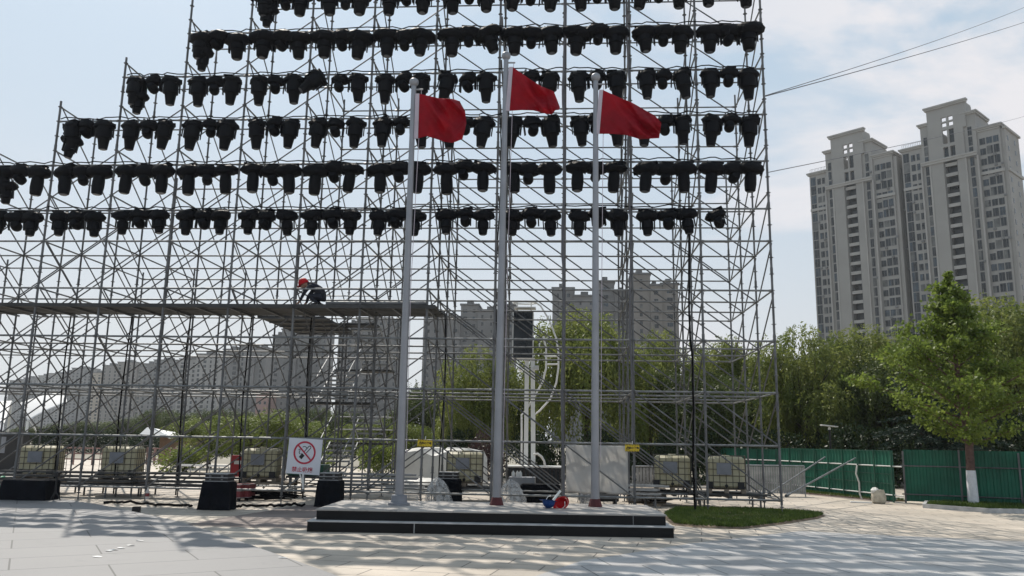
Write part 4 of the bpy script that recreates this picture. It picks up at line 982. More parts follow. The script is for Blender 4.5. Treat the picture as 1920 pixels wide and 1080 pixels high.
# ------------------------------------------------------------------ buildings
random.seed(33)
def add_windows(parent, wins, mat_f='frame', mat_g='glass', limit=100, name='window'):
    def one(mb, w):
        x0, x1, z0, z1, y = w; t = .07; W = x1-x0
        if W > 0:
            gm = random.choices((1, 2, 3), (6, 2, 3))[0]; xs_ = x0+W*random.uniform(.3, .7)
            mb.box(x0, xs_, y-.03, y+.02, z0, z1, gm); mb.box(xs_+.001, x1, y-.03, y+.02, z0, z1, random.choice((gm, 1)))
            if random.random() < .22: mb.box(x1+.05, x1+.75, y-.45, y-.1, z0-.75, z0-.2, 0)
            for a0, a1, b0, b1 in ((x0, x0+t, z0, z1), (x1-t, x1, z0, z1), (x0+t, x1-t, z1-t, z1), (x0+t, x1-t, z0, z0+t*1.6)): mb.box(a0, a1, y-.09, y-.001, b0, b1, 0)
            xm = x0+W*random.choice((.35, .5, .65)); mb.box(xm-.03, xm+.03, y-.08, y-.0015, z0+t*1.6, z1-t, 0)
    for w in wins[:limit]:
        mb = MB(); one(mb, w); mb.build(name, [mat_f, mat_g, 'glass2', 'glass3'], parent, recalc=False)
    if wins[limit:]:
        mb = MB()
        for w in wins[limit:]: one(mb, w)
        mb.build(name, [mat_f, mat_g, 'glass2', 'glass3'], parent, recalc=False)['kind'] = 'stuff'
A_ = P(1908, 640, 230)
TYAW = 44.0
def tower(so, yo, zo, label, side):
    t = thing('apartment_tower', label, 'apartment tower', (A_.x, A_.y, 0), R(-TYAW), 'pair of tall apartment towers on the right'); t.scale = (1.045, 1, 1)
    u = Vector((math.cos(R(TYAW)), -math.sin(R(TYAW)), 0)); n = Vector((math.sin(R(TYAW)), math.cos(R(TYAW)), 0)); t.location = Vector((A_.x, A_.y, 0))+u*so+n*yo
    zw, zs, zc = 91.5+zo, 97+zo, 101+zo
    mb = MB()
    mb.box(-5.0, .7, 0, 13, 0, zw).box(.703, 1.75, .5, 12.5, 0, zw-.8).box(-25.6, -19.7, 0, 13, 0, zw-1.0)
    mb.box(-8.05, -5.003, -.5, 11, 0, zs).box(-19.697, -17.45, -.5, 11, 0, zs-.3)
    mb.box(-17.447, -13.9, -1.1, 10, 0, zc-7.5).box(-10.2, -8.053, -1.1, 10, 0, zc-7.5)
    mb.box(-13.897, -10.203, 1.6, 10, 0, zc-16)
    # open crown wall: pierced by two rows of square openings above two tall arches
    y0, y1 = -1.1, -.3; zb = zc-16
    mb.box(-13.897, -13.6, y0, y1, zb, zc).box(-10.5, -10.203, y0, y1, zb, zc).box(-12.3, -11.8, y0, y1, zb, zc)
    for z0, z1 in ((zb-.6, zb+.5), (zb+3.6, zb+4.6), (zb+8.9, zb+9.9), (zb+11.2, zb+11.6), (zb+12.9, zc)):
        mb.box(-13.597, -12.303, y0, y1, z0, z1).box(-11.797, -10.503, y0, y1, z0, z1)
    mb.box(-17.447, -13.9, y0, y1, zc-7.497, zc).box(-10.2, -7.2, y0, y1, zc-7.497, zc)
    mb.box(-7.9, -7.2, -.297, 4.5, zc-7.4, zc).box(-17.44, -16.8, -.297, 4.5, zc-7.4, zc)
    mb.build('wall', 'towerwall', t)
    mb = MB()
    def cor(x0, x1, ya, yb, z, h=.9, o=.45): mb.box(x0-o, x1+o, ya-o, yb, z, z+h*.5).box(x0-o*1.6, x1+o*1.6, ya-o*1.6, yb, z+h*.5+.002, z+h)
    cor(-17.45, -7.2, -1.1, -.25, zc, 1.0); mb.box(-17.3, -7.3, -.25, 4.5, zc+.1, zc+.5)
    cor(-8.0, -5.0, -.5, 10, zs); cor(-19.7, -17.9, -.5, 10, zs-.3); cor(-5, .7, 0, 13, zw); cor(-25.6, -19.7, 0, 13, zw-1)
    mb.box(-19.9, -5.0, -1.45, -1.105, zc-16.9, zc-16.2).box(-19.9, -5.0, -1.65, -1.105, zc-16.197, zc-15.7)
    for x0, x1 in ((-5.0, .7), (-25.6, -19.9)):
        mb.box(x0, x1+.35*(x1 > 0), -.35, -.003, zc-23, zc-22.1); mb.box(x0, x1, -.25, -.003, zc-9.6-.4, zc-9.6)
    if side: mb.box(1.753, 2.1, .2, 12.8, zc-23, zc-22.1); mb.box(1.3, 2.2, .1, 12.9, zw-.797, zw-.2)
    # pilasters
    for x in (-5.0, -19.9, -8.05, -17.5): mb.box(x-.22, x+.22, -1.28, -.502, 0, zc-17)
    mb.build('cornice', 'towertrim', t)
    # recessed balconies between the two flat panels
    FLH = 3.1; z = zc-17.6; k = 0
    MB().box(-13.9, -10.2, 1.45, 1.597, 20, zc-16.2).build('balcony_glazing', 'glass', t)
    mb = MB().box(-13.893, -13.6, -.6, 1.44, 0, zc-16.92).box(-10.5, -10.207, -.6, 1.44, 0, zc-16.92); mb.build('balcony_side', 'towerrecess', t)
    while z > 22:
        MB().box(-13.6, -10.5, -.6, -.4, z-.75, z+.25).box(-13.6, -10.5, -.39, 1.44, z-.3, z-.05).build('balcony', 'towertrim', t); z -= FLH
    wins = []
    z = zw-4.2
    while z > 24:
        up = z > zc-20
        for c in ((-4.55, -3.1), (-2.85, -1.35), (-1.15, .25)):
            j = random.uniform(-.06, .06)
            wins.append((c[0], c[1], z-.3, z+(2.2 if c[0] > -3 and k % 3 else 1.7), 0))
        for c in ((-25.2, -23.5), (-23.0, -21.8), (-21.4, -20.5)):
            wins.append((c[0], c[1], z-.5, z+(2.45 if c[0] == -25.2 else 1.6), 0))
        z -= FLH; k += 1
    z = zs-6.5
    while z > 24:
        wins.append((-7.15, -6.05, z, z+2.75, -.5)); wins.append((-18.95, -17.95, z, z+2.75, -.5)); z -= FLH
    wins.sort(key=lambda w: -w[2]); add_windows(t, wins)
    mb = MB()
    for zz, h in ((zc-15.3, 3.4),):
        mb.box(-13.5, -12.35, -.35, -.30, zz, zz+h).box(-11.75, -10.55, -.35, -.30, zz, zz+h).box(-11.75, -10.55, -.6, -.55, zb+4.7, zb+8.8)
    mb.build('loggia_glazing', 'glass', t)
    if side:
        z = zw-4
        while z > 24:
            for y in (2.0, 8.0): MB().box(1.753, 1.80, y, y+1.0, z, z+1.4).build('side_window', 'glass', t)
            z -= FLH
    mb = MB()
    for x in np.arange(-25.4, -20, .5): mb.tube((x, .2, zw), (x, .2, zw+1.2), .04, n=4)
    mb.tube((-25.5, .2, zw+1.2), (-19.9, .2, zw+1.2), .05, n=4); mb.build('roof_rail', 'frame', t)
    return t
tower(0, 0, 1.2, 'tallest beige apartment tower at the right edge with a pierced crown', True)
tower(-30.4, 0.0, .7, 'beige apartment tower left of the tallest one, with a pierced crown', False)
lk = thing('stair_core', 'narrow recessed stair core joining the two beige apartment towers', 'building', (0, 0, 0), R(-TYAW)); lk.location = Vector((A_.x, A_.y, 0))+Vector((math.cos(R(TYAW)), -math.sin(R(TYAW)), 0))*-28.2+Vector((math.sin(R(TYAW)), math.cos(R(TYAW)), 0))*3.0
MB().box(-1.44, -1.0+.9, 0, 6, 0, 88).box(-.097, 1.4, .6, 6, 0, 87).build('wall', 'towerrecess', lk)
add_windows(lk, [(-1.1, -.3, z, z+1.6, 0) for z in np.arange(84, 24, -3.1)])

def apartments(label, blocks, Y, mat, sill, yaw=0.0, pitch=3.0, colw=3.2, group=None, limit=100, strip=False, depth=14):
    X0 = P(blocks[0][0], 700, Y).x; t = thing('apartment_block', label, 'apartment block', (X0, Y, 0), yaw, group)
    wins = []; wall = MB(); roof = MB(); strips = MB(); last = None
    for bi, (a, b, top) in enumerate(blocks):
        pa, pb = P(a, top, Y), P(b, top, Y); x0, x1 = pa.x-X0+.01*bi, pb.x-X0; z = (pa.z+pb.z)/2; yf = -(bi % 2)*1.2+(bi % 3)*.4
        wall.box(x0, x1, yf, depth, 0, z); roof.box(x0-.4, x1+.4, yf-.5, depth+.3, z+.002, z+.7).box(x0+(x1-x0)*.3, x0+(x1-x0)*.62, 3, 9, z+.702, z+2.6)
        n = max(1, int((x1-x0)/colw)); w = (x1-x0)/n
        for c in range(n):
            xc = x0+(c+.5)*w; ww = random.choice((.9, 1.3, 1.8))*colw/3.2
            if strip:
                strips.box(xc-ww*.5, xc+ww*.5, yf-.05, yf+.1, sill, z-2.2)
                zz = z-3.2
                continue
            zz = z-3.2
            while zz > sill: wins.append((xc-ww/2, xc+ww/2, zz, zz+1.55, yf)); zz -= pitch
            if c % 3 == 1: wall.box(xc+w*.38, xc+w*.46, yf-.35, yf-.002, 0, z-1)
        if strip:
            zz = z-4
            bands = MB()
            while zz > sill: wall.box(x0, x1, yf-.12, yf-.052, zz, zz+1.1); zz -= pitch*1.0
    wall.build('wall', mat, t); roof.build('roof', 'blockroof', t)
    if strip: strips.build('window_bands', 'glass', t)
    wins.sort(key=lambda w: -w[2]); add_windows(t, wins, limit=limit)
    return t
gB = 'grey apartment blocks beyond the scaffold'
apartments('grey apartment block behind the right flagpole, left part of that skyline', [(1036,1076,542),(1076,1120,557),(1120,1152,529),(1152,1181,549)], 300, 'blockwall', 22, group=gB)
apartments('grey-tan apartment block with a square roof tower right of the right flagpole', [(1184,1219,515),(1219,1240,537),(1240,1272,533)], 290, 'blockwall2', 22, group=gB, colw=3.8)
apartments('grey apartment block behind the middle flagpole with a raised stair head', [(795,827,583),(827,864,596),(864,897,572),(897,946,584),(946,966,573)], 330, 'blockwall', 22, group=gB)
apartments('grey apartment block behind the stair tower and left flagpole', [(635,650,622),(650,668,608),(668,735,597),(735,752,604)], 380, 'blockwall', 12, group=gB, limit=100)
apartments('grey apartment block left of the narrow bright gap by the stairs', [(512,530,630),(530,560,619),(560,604,613),(604,614,622)], 420, 'blockwall', 10, group=gB, limit=100)
FAR = [([(419, 450, 656), (450, 480, 649), (480, 500, 652)], 'dark grey apartment block left of the bright gap, nearest of the receding row', 'blockwall'), ([(337, 370, 674), (370, 414, 665)], 'pale apartment block of the receding row, second from its right end', 'blockwall3'),
       ([(269, 290, 683), (290, 334, 676)], 'dark apartment block of the receding row, third from its right end', 'blockwall'), ([(193, 222, 686), (222, 259, 680), (259, 267, 688)], 'tan-grey apartment block of the receding row, fourth from its right end', 'blockwall2'),
       ([(173, 192, 699)], 'narrow light tan apartment block in the middle of the receding row', 'blocktan'), ([(119, 136, 698), (136, 174, 691)], 'apartment block of the receding row, just left of the narrow tan one', 'blockwall'),
       ([(72, 92, 705), (92, 118, 701)], 'second apartment block from the far left of the receding row', 'blockwall3'), ([(18, 45, 714), (45, 69, 709)], 'farthest apartment block at the left behind the white tent', 'blockwall')]
for k, (bl, lab, wm) in enumerate(FAR):
    apartments(lab, bl, 480+k*60, wm, 5, group=gB, strip=True, colw=3.6)
b0 = P(480, 750, 400); t = thing('low_building', 'low reddish building below the apartment blocks left of the stairs', 'building', (b0.x, 400, 0)); e1 = P(503, 735, 400)
MB().box(0, e1.x-b0.x, 0, 12, 0, e1.z).build('wall', 'rail', t); MB().box(-.5, e1.x-b0.x+.5, -.5, 12, e1.z+.002, e1.z+.8).build('roof', 'blockroof', t)
add_windows(t, [(x, x+1.2, z, z+1.5, 0) for z in (18, 14, 10, 6) for x in (1.5, 4.0)])

# tensile canopies and pavilion on the left
def membrane(name, corners, label, parent_cat='canopy', mat='canopy', posts=(), n=14, sag=.12):
    A, B, C, D = [Vector(c) for c in corners]; t = thing(name, label, parent_cat, A); vs = []
    for j in range(n+1):
        for i in range(n+1):
            u, v = i/n, j/n; p = (A*(1-u)+B*u)*(1-v)+(D*(1-u)+C*u)*v; p = p-Vector((0, 0, sag*((B-A).length)*4*u*(1-u)*.5*(1-v*.4)+sag*.3*(D-A).length*4*v*(1-v)*.3)); vs.append(tuple(p-A))
    o = MB().add(vs, [(j*(n+1)+i, j*(n+1)+i+1, (j+1)*(n+1)+i+1, (j+1)*(n+1)+i) for j in range(n) for i in range(n)]).build('membrane', mat, t, True); o.modifiers.new('thickness', 'SOLIDIFY').thickness = .04
    for p in posts: q = Vector(p); MB().tube(q-A, Vector((q.x, q.y, 0))-A, .13, n=8).build('mast', 'white', t, True)
    return t
membrane('tensile_canopy', [P(36, 757, 85), P(122, 736, 88), P(126, 754, 80), P(52, 790, 79)], 'white tensile canopy with an arched edge at the far left behind the scaffold', posts=[P(122, 736, 88), P(52, 790, 79)], sag=-.10)
membrane('tensile_canopy', [P(-60, 748, 84), P(22, 752, 86), P(8, 795, 79), P(-70, 800, 79)], 'white tensile canopy cut off by the left edge of the picture', posts=[P(22, 752, 86)], sag=.06)
membrane('tensile_canopy', [P(50, 782, 83), P(64, 800, 83), P(84, 842, 90), P(66, 802, 90)], 'narrow white canopy strip hanging down at the far left', sag=.02)
t = thing('pavilion', 'small brown pavilion with a blue-grey roof and white eaves behind the scaffold on the left', 'pavilion', P(310, 842, 62)); o_ = P(310, 842, 62)
def rp(x, y, Y): v = P(x, y, Y); return (v.x-o_.x, v.y-o_.y, v.z-o_.z)
w0, w1 = rp(298, 842, 62), rp(352, 816, 62); MB().box(w0[0], w1[0], 0, 4, -o_.z, w1[2]).build('wall', 'brickwall', t)
r = [rp(262, 812, 61), rp(280, 801, 63), rp(352, 816, 61), rp(352, 813, 67)]
MB().loft([[rp(262, 814, 60), rp(276, 801, 64), rp(290, 803, 64), rp(320, 818, 60)], [(x, y+.1, z-.12) for x, y, z in (rp(262, 814, 60), rp(276, 801, 64), rp(290, 803, 64), rp(320, 818, 60))]]).build('roof', 'canopyroof', t)
MB().loft([[rp(290, 803, 63), rp(318, 809, 63), rp(354, 813, 63), rp(318, 819, 60)], [(x, y, z-.15) for x, y, z in (rp(290, 803, 63), rp(318, 809, 63), rp(354, 813, 63), rp(318, 819, 60))]]).build('white_eave', 'white', t)
# dark screen box at far left
p = P(8, 838, 40); t = thing('dark_screen_box', 'dark box with a grey printed panel at the left edge', 'box', (p.x, 40, 0)); MB().rbox(-1.1, .75, 0, .8, 0, p.z+.75, .02).build('box_body', 'black', t); MB().box(-.3, .05, -.01, -.003, p.z-.3, p.z+.5).build('printed_panel', 'plate', t)
# reddish railings across the far plaza
for k, (x0, x1, py, Y, la) in enumerate(((118, 192, 866, 52, 'low reddish railing between the two left tanks'), (275, 330, 868, 55, 'low reddish railing right of the second tank'))):
    a, b = P(x0, py, Y), P(x1, py, Y); t = thing('railing', la, 'railing', (a.x, Y, 0), 0, 'low reddish railings across the plaza'); w = b.x-a.x
    mb = MB()
    for z in (.35, .7, 1.05): mb.box(0, w, -.04, .04, z-.04, z+.04)
    mb.build('rail', 'rail', t)
    for q in range(5): MB().box(w*q/4-.06, w*q/4+.06, -.06, .06, 0, 1.12).build('rail_post', 'rail', t)
a, b = P(340, 872, 40), P(429, 872, 40); t = thing('pale_rail', 'long pale rail on thin posts behind the cloth-covered box', 'railing', (a.x, 40, 0)); w = b.x-a.x; MB().box(0, w, -.05, .05, a.z-.05, a.z+.05).build('rail', 'white', t)
for q in range(6): MB().tube((w*q/5, 0, 0), (w*q/5, 0, a.z-.05), .03, n=6).build('rail_post', 'alu', t)
# pale low house walls glimpsed behind the right-hand trees
for x0, x1, y0, la in ((1486, 1545, 838, 'white low wall glimpsed through the trees left of the street lamp'), (1690, 1770, 846, 'white low wall glimpsed above the green fence left of the ginkgo')):
    a, b = P(x0, y0, 62), P(x1, 860, 62); t = thing('white_wall', la, 'wall', (a.x, 62, 0), 0, 'white walls behind the trees'); w = b.x-a.x
    MB().box(0, w, 0, .3, 0, a.z).build('wall_face', 'white', t); MB().box(-.1, w+.1, -.08, .38, a.z+.002, a.z+.12).build('coping', 'granite_edge', t)
    mb = MB()
    for q in np.arange(.3, w-.2, .55): mb.box(q, q+.12, -.03, -.002, .1, a.z-.1)
    mb.build('pilaster', 'offwhite', t)

# ------------------------------------------------------------------ trees
def leaf_obj(name, pts, dirs, ln, wd, mat, parent, seed):
    r = np.random.default_rng(seed); n = len(pts); pts = np.asarray(pts); dirs = np.asarray(dirs)
    dirs = dirs/np.maximum(1e-6, np.linalg.norm(dirs, axis=1))[:, None]
    side = np.cross(dirs, r.normal(size=(n, 3))); side /= np.maximum(1e-6, np.linalg.norm(side, axis=1))[:, None]
    L = (ln*r.uniform(.6, 1.35, n))[:, None]; Wd = (wd*r.uniform(.7, 1.3, n))[:, None]
    v = np.empty((n, 4, 3)); v[:, 0] = pts; v[:, 1] = pts+dirs*L*.45+side*Wd; v[:, 2] = pts+dirs*L; v[:, 3] = pts+dirs*L*.45-side*Wd
    me = bpy.data.meshes.new(name); me.vertices.add(n*4); me.vertices.foreach_set('co', v.reshape(-1))
    me.loops.add(n*4); me.loops.foreach_set('vertex_index', np.arange(n*4, dtype=np.int32)); me.polygons.add(n)
    me.polygons.foreach_set('loop_start', np.arange(0, n*4, 4, dtype=np.int32)); me.polygons.foreach_set('loop_total', np.full(n, 4, dtype=np.int32))
    me.update(calc_edges=True); me.materials.append(MT[mat]); o = bpy.data.objects.new(name, me); COL.objects.link(o); o.parent = parent; return o
def bend(p, q, k, amp, rs):
    p, q = Vector(p), Vector(q); L = (q-p).length; pts = []; off = Vector((0, 0, 0))
    for i in range(k+1):
        u = i/k; off += Vector((rs.uniform(-1, 1), rs.uniform(-1, 1), rs.uniform(-.4, .4)))*amp*L/k*(1 if 0 < i < k else 0); pts.append(p.lerp(q, u)+off*math.sin(math.pi*u))
    return pts
def willow(h, w, seed, mat, dens=1.0, name='willow_tree', droop=1.0):
    rs = random.Random(seed); r = np.random.default_rng(seed); t = thing(name, 'x', 'tree')
    mb = MB(); base = .16*h/9
    tp = bend((0, 0, 0), (rs.uniform(-.4, .4), rs.uniform(-.3, .3), h*.34), 5, .12, rs); mb.path(tp, [base*(1.25-.5*i/5) for i in range(6)], 8)
    tips = []
    for k in range(8):
        a = k*2.4+rs.uniform(-.4, .4); rad = w*.5*rs.uniform(.25, .72); z = h*rs.uniform(.58, .92)
        bp = bend(tp[-1] if k % 2 else tp[-2], (math.cos(a)*rad, math.sin(a)*rad, z), 6, .16, rs); mb.path(bp, [base*.6*(1-i/7) for i in range(7)], 6); tips.append(bp)
        for q in range(2):
            s_ = bp[rs.randint(2, 4)]; a2 = a+rs.uniform(-1, 1); e = s_+Vector((math.cos(a2)*w*.18, math.sin(a2)*w*.18, h*rs.uniform(.06, .2))); sb = bend(s_, e, 4, .15, rs); mb.path(sb, [base*.28*(1-i/5) for i in range(5)], 5)
    mb.build('trunk', 'bark', t, True)
    pts, dr = [], []; ns = int(900*dens)
    lobes = [(Vector((math.cos(a)*w*.5*rr, math.sin(a)*w*.5*rr, h*zz)), h*sz) for a, rr, zz, sz in [(rs.uniform(0, 6.28), rs.uniform(.1, .8), rs.uniform(.34, .86), rs.uniform(.12, .2)) for _ in range(20)]]
    for k in range(ns):
        c, sz = rs.choice(lobes); v = Vector((rs.gauss(0, 1), rs.gauss(0, 1), abs(rs.gauss(0, 1))*1.1+.05)).normalized()*sz*rs.uniform(.55, 1.08); s0 = c+v
        out = Vector((s0.x, s0.y, 0)); out = out.normalized() if out.length > .1 else Vector((1, 0, 0))
        L = h*rs.uniform(.10, .34)*droop; m = int(9*L/(h*.2))+4; d = (out*rs.uniform(.2, .8)+Vector((rs.gauss(0, .3), rs.gauss(0, .3), rs.uniform(.0, .8)))).normalized(); p = s0.copy()
        for q in range(m):
            d = (d+Vector((rs.gauss(0, .08), rs.gauss(0, .08), -.42))).normalized(); p = p+d*(L/m)
            if p.z < h*.10: break
            for _ in range(2): pts.append((p.x+rs.gauss(0, .07), p.y+rs.gauss(0, .07), p.z+rs.gauss(0, .07))); dr.append((d.x+rs.gauss(0, .55), d.y+rs.gauss(0, .55), d.z*.8+rs.gauss(0, .4)))
    leaf_obj('crown', pts, dr, .27*h/10, .047*h/10, mat, t, seed); return t
def bush(w, h, seed, mat, n=2600, name='shrub', ls=.16):
    rs = random.Random(seed); t = thing(name, 'x', 'shrub'); mb = MB()
    for k in range(6):
        a = rs.uniform(0, 6.28); mb.path(bend((rs.uniform(-.1, .1), rs.uniform(-.1, .1), 0), (math.cos(a)*w*.3, math.sin(a)*w*.3, h*.7), 4, .1, rs), [.03*h/2*(1-i/6) for i in range(5)], 5)
    mb.build('stem', 'bark', t, True); pts, dr = [], []
    lob = [(rs.uniform(-.36, .36)*w, rs.uniform(-.3, .3)*w, h*rs.uniform(.2, .72), rs.uniform(.16, .3)*min(w, h*1.3)) for _ in range(12)]
    for k in range(n):
        c = rs.choice(lob); v = Vector((rs.gauss(0, 1), rs.gauss(0, 1), rs.gauss(0, .9))).normalized()*c[3]*rs.uniform(.6, 1.1); p = (c[0]+v.x, c[1]+v.y, max(.05, c[2]+v.z)); pts.append(p); dr.append((v.x+rs.gauss(0, .5)*c[3], v.y+rs.gauss(0, .5)*c[3], v.z+rs.gauss(0, .5)*c[3]))
    leaf_obj('crown', pts, dr, ls, ls*.34, mat, t, seed); return t
def conifer(h, w, seed):
    rs = random.Random(seed); t = thing('conifer_tree', 'x', 'tree'); MB().path([(0, 0, 0), (0, 0, h*.5), (.05, 0, h)], [.14, .08, .01], 7).build('trunk', 'bark', t, True); pts, dr = [], []
    for k in range(150):
        z = h*(.12+.88*rs.random()**.8); L = w*.5*(1-z/h)**.8*rs.uniform(.6, 1.15)+.15; a = rs.uniform(0, 6.28); m = int(L/.09)+3
        for q in range(m):
            u = q/m; p = Vector((math.cos(a)*L*u, math.sin(a)*L*u, z-.22*L*u*u))
            for _ in range(4): pts.append((p.x+rs.gauss(0, .06), p.y+rs.gauss(0, .06), p.z+rs.gauss(0, .05))); dr.append((math.cos(a)+rs.gauss(0, .7), math.sin(a)+rs.gauss(0, .7), rs.gauss(-.2, .4)))
    leaf_obj('crown', pts, dr, .22, .025, 'leaf_cf', t, seed); return t
def ginkgo(h, seed):
    rs = random.Random(seed); t = thing('ginkgo_tree', 'young ginkgo tree with bright green leaves and a lime-washed trunk base', 'tree'); mb = MB()
    tr = [(0, 0, 0), (.0, .0, 1.2), (.02, 0, 2.2), (-.12, .05, 3.6), (-.2, .0, 5.2), (-.18, .03, 6.8), (-.22, 0, h)]; rad = [.165, .14, .125, .09, .06, .035, .008]
    mb.path(tr, rad, 12)
    lw = MB().lathe([(.185, .02), (.172, .1), (.148, 1.12), (.146, 1.14)], n=16); pts, dr = [], []
    def at(z):
        for a, b in zip(tr, tr[1:]):
            if a[2] <= z <= b[2]: u = (z-a[2])/(b[2]-a[2]); return Vector(a).lerp(Vector(b), u)
        return Vector(tr[-1])
    def cluster(p, s, n):
        for _ in range(n):
            v = Vector((rs.gauss(0, 1), rs.gauss(0, 1), rs.gauss(0, .8)))*s; q = p+v; pts.append(tuple(q)); dr.append((v.x+rs.gauss(0, s), v.y+rs.gauss(0, s), v.z-s*.5+rs.gauss(0, s)))
    nb = 52; 
    for k in range(nb):
        z = 1.95+(h-2.6)*((k+.3)/nb)**1.05; f = max(.07, (1-(z-3.2)/(h-3.0))**1.9) if z > 3.2 else .8+.2*(z-1.9)/1.3
        L = 3.4*f*rs.uniform(.5, 1.12)+.25; a = k*2.39996+rs.uniform(-.5, .5); up = rs.uniform(.12, .62)+.35*(z/h)
        b0 = at(z); e = b0+Vector((math.cos(a)*L, math.sin(a)*L, L*up-.12)); bp = bend(b0, e, 6, .08, rs); rr = .035*(1-z/h)+.012; mb.path(bp, [rr*(1-i/7.5) for i in range(7)], 5)
        m = int(L*6)+3
        for q in range(m):
            u = .12+.88*q/(m-1); i = min(5, int(u*6)); p = bp[i].lerp(bp[i+1], u*6-i); cluster(p+Vector((0, 0, .03)), .085+.04*rs.random(), 12)
        for _ in range(3):
            u = rs.uniform(.35, .9); i = min(5, int(u*6)); p = bp[i].lerp(bp[i+1], u*6-i); a2 = a+rs.choice((-1, 1))*rs.uniform(.5, 1.1); l2 = L*rs.uniform(.18, .36); e2 = p+Vector((math.cos(a2)*l2, math.sin(a2)*l2, l2*rs.uniform(.1, .7))); mb.tube(p, e2, .009, .004, 4)
            for q in range(int(l2*7)+2): cluster(p.lerp(e2, (q+1)/(int(l2*7)+2)), .09, 11)
    for q in range(60): cluster(at(h-2.3+2.3*q/60), .17*(1-q/75), 14)
    mb.build('trunk', 'bark_red', t, True); lw.build('lime_wash', 'lime', t, True); leaf_obj('crown', pts, dr, .13, .055, 'leaf_gk', t, seed); return t
gk = G(1826, 950); gz = P(1808, 512, gk.y).z
t = ginkgo(gz, 3); t.location = (gk.x, gk.y, .05)
protoW = [willow(10, 8, 41, 'leaf_wl', 1.25), willow(10, 7.4, 42, 'leaf_wl', 1.25, droop=1.15), willow(10, 8, 43, 'leaf_wd', 1.3), willow(10, 6.5, 44, 'leaf_yl', 1.0, name='leafy_tree', droop=.6)]
first = set()
def put(protos_, k, px, top, Y, wpx, label, group, seed=0):
    p = protos_[k]; 
    if (id(protos_), k) in first: p = dup(p)
    first.add((id(protos_), k)); q = P(px, top, Y); hh = q.z; base_h = {0: 10, 1: 10, 2: 10, 3: 10}[k]; bw = (8, 7.4, 8, 6.5)[k]
    ww = wpx*Y/FPX
    p.location = (q.x, Y, 0); p.rotation_euler = (0, 0, (px*7.3+Y) % 6.28); s = hh/base_h/.97; sw = ww/bw; p.scale = (sw, sw, s); p['label'] = label; p['group'] = group
gW = 'willow trees behind the scaffold and the green fence'
put(protoW, 0, 895, 655, 48, 150, 'willow tree behind the middle flagpole', gW)
put(protoW, 1, 1105, 585, 46, 210, 'tall willow tree right behind the right flagpole', gW)
put(protoW, 0, 1215, 622, 50, 170, 'willow tree right of the tall one, behind the bare right bays', gW)
put(protoW, 1, 1345, 640, 56, 150, 'small willow seen through the last bay of the scaffold', gW)
put(protoW, 2, 1300, 690, 47, 190, 'dark willow low behind the two right-hand tanks', gW)
put(protoW, 0, 1500, 612, 49, 190, 'willow tree just right of the scaffold\'s right edge', gW)
put(protoW, 1, 1590, 618, 52, 180, 'willow tree below the left apartment tower', gW)
put(protoW, 2, 1470, 680, 54, 200, 'dark willow behind the slatted barrier and street lamp', gW)
put(protoW, 2, 1655, 668, 48, 180, 'dark willow left of the ginkgo above the fence gap', gW)
put(protoW, 0, 1660, 628, 60, 170, 'willow tree left of the ginkgo, under the middle of the towers', gW)
put(protoW, 1, 1880, 560, 46, 230, 'willow tree behind the ginkgo at the right edge', gW)
put(protoW, 2, 1790, 650, 50, 230, 'dark willow directly behind the ginkgo', gW)
put(protoW, 2, 985, 705, 52, 150, 'dark willow behind the white totem', gW)
put(protoW, 2, 800, 720, 60, 130, 'dark willow behind the left warning sign', gW)
put(protoW, 3, 480, 775, 46, 150, 'bright yellow-green tree behind the no smoking sign and third tank', 'bright leafy trees on the left')
put(protoW, 3, 545, 782, 52, 130, 'yellow-green tree just left of the stairs', 'bright leafy trees on the left')
put(protoW, 3, 400, 790, 50, 130, 'yellow-green tree behind the cloth-covered box', 'bright leafy trees on the left')
put(protoW, 3, 690, 790, 58, 110, 'yellow-green tree seen through the stair tower', 'bright leafy trees on the left')
put(protoW, 3, 775, 792, 50, 70, 'yellow-green tree right behind the left flagpole', 'bright leafy trees on the left')
for k, (px, top, Y, w) in enumerate(((300, 768, 110, 60), (345, 776, 100, 60), (240, 785, 115, 70), (185, 790, 120, 70), (130, 795, 118, 60), (525, 770, 120, 60), (440, 770, 130, 70), (385, 768, 125, 60), (590, 765, 115, 60), (640, 770, 110, 60), (60, 800, 110, 60))):
    put(protoW, 2, px, top, Y, w*1.25, f'dark far tree, {ordinal(1+sorted([300,345,240,185,130,525,440,385,590,640,60]).index(px))} from the left in the row below the apartment blocks', 'dark far trees below the apartment blocks')
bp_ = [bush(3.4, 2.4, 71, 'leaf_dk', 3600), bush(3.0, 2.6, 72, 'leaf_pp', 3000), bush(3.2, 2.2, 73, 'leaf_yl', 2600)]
fb = set()
def putb(k, px, top, Y, wpx, label, group):
    p = bp_[k]
    if k in fb: p = dup(p)
    fb.add(k); q = P(px, top, Y); h0, w0 = ((2.4, 3.4), (2.6, 3.0), (2.2, 3.2))[k]; p.location = (q.x, Y, 0); p.scale = (wpx*Y/FPX/w0*1.05, wpx*Y/FPX/w0, q.z/h0*1.02); p.rotation_euler = (0, 0, (px*3.1) % 6.28); p['label'] = label; p['group'] = group
gD = 'dark shrubs under the willows'
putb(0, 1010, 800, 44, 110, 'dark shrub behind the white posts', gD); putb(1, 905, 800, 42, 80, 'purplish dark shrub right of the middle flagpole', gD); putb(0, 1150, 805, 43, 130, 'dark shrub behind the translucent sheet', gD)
putb(0, 1260, 800, 42, 120, 'dark shrub behind the tank right of the sheet', gD); putb(0, 1370, 795, 43, 130, 'dark shrub behind the tank nearest the right end', gD); putb(0, 1450, 800, 45, 120, 'dark shrub behind the slatted barrier', gD)
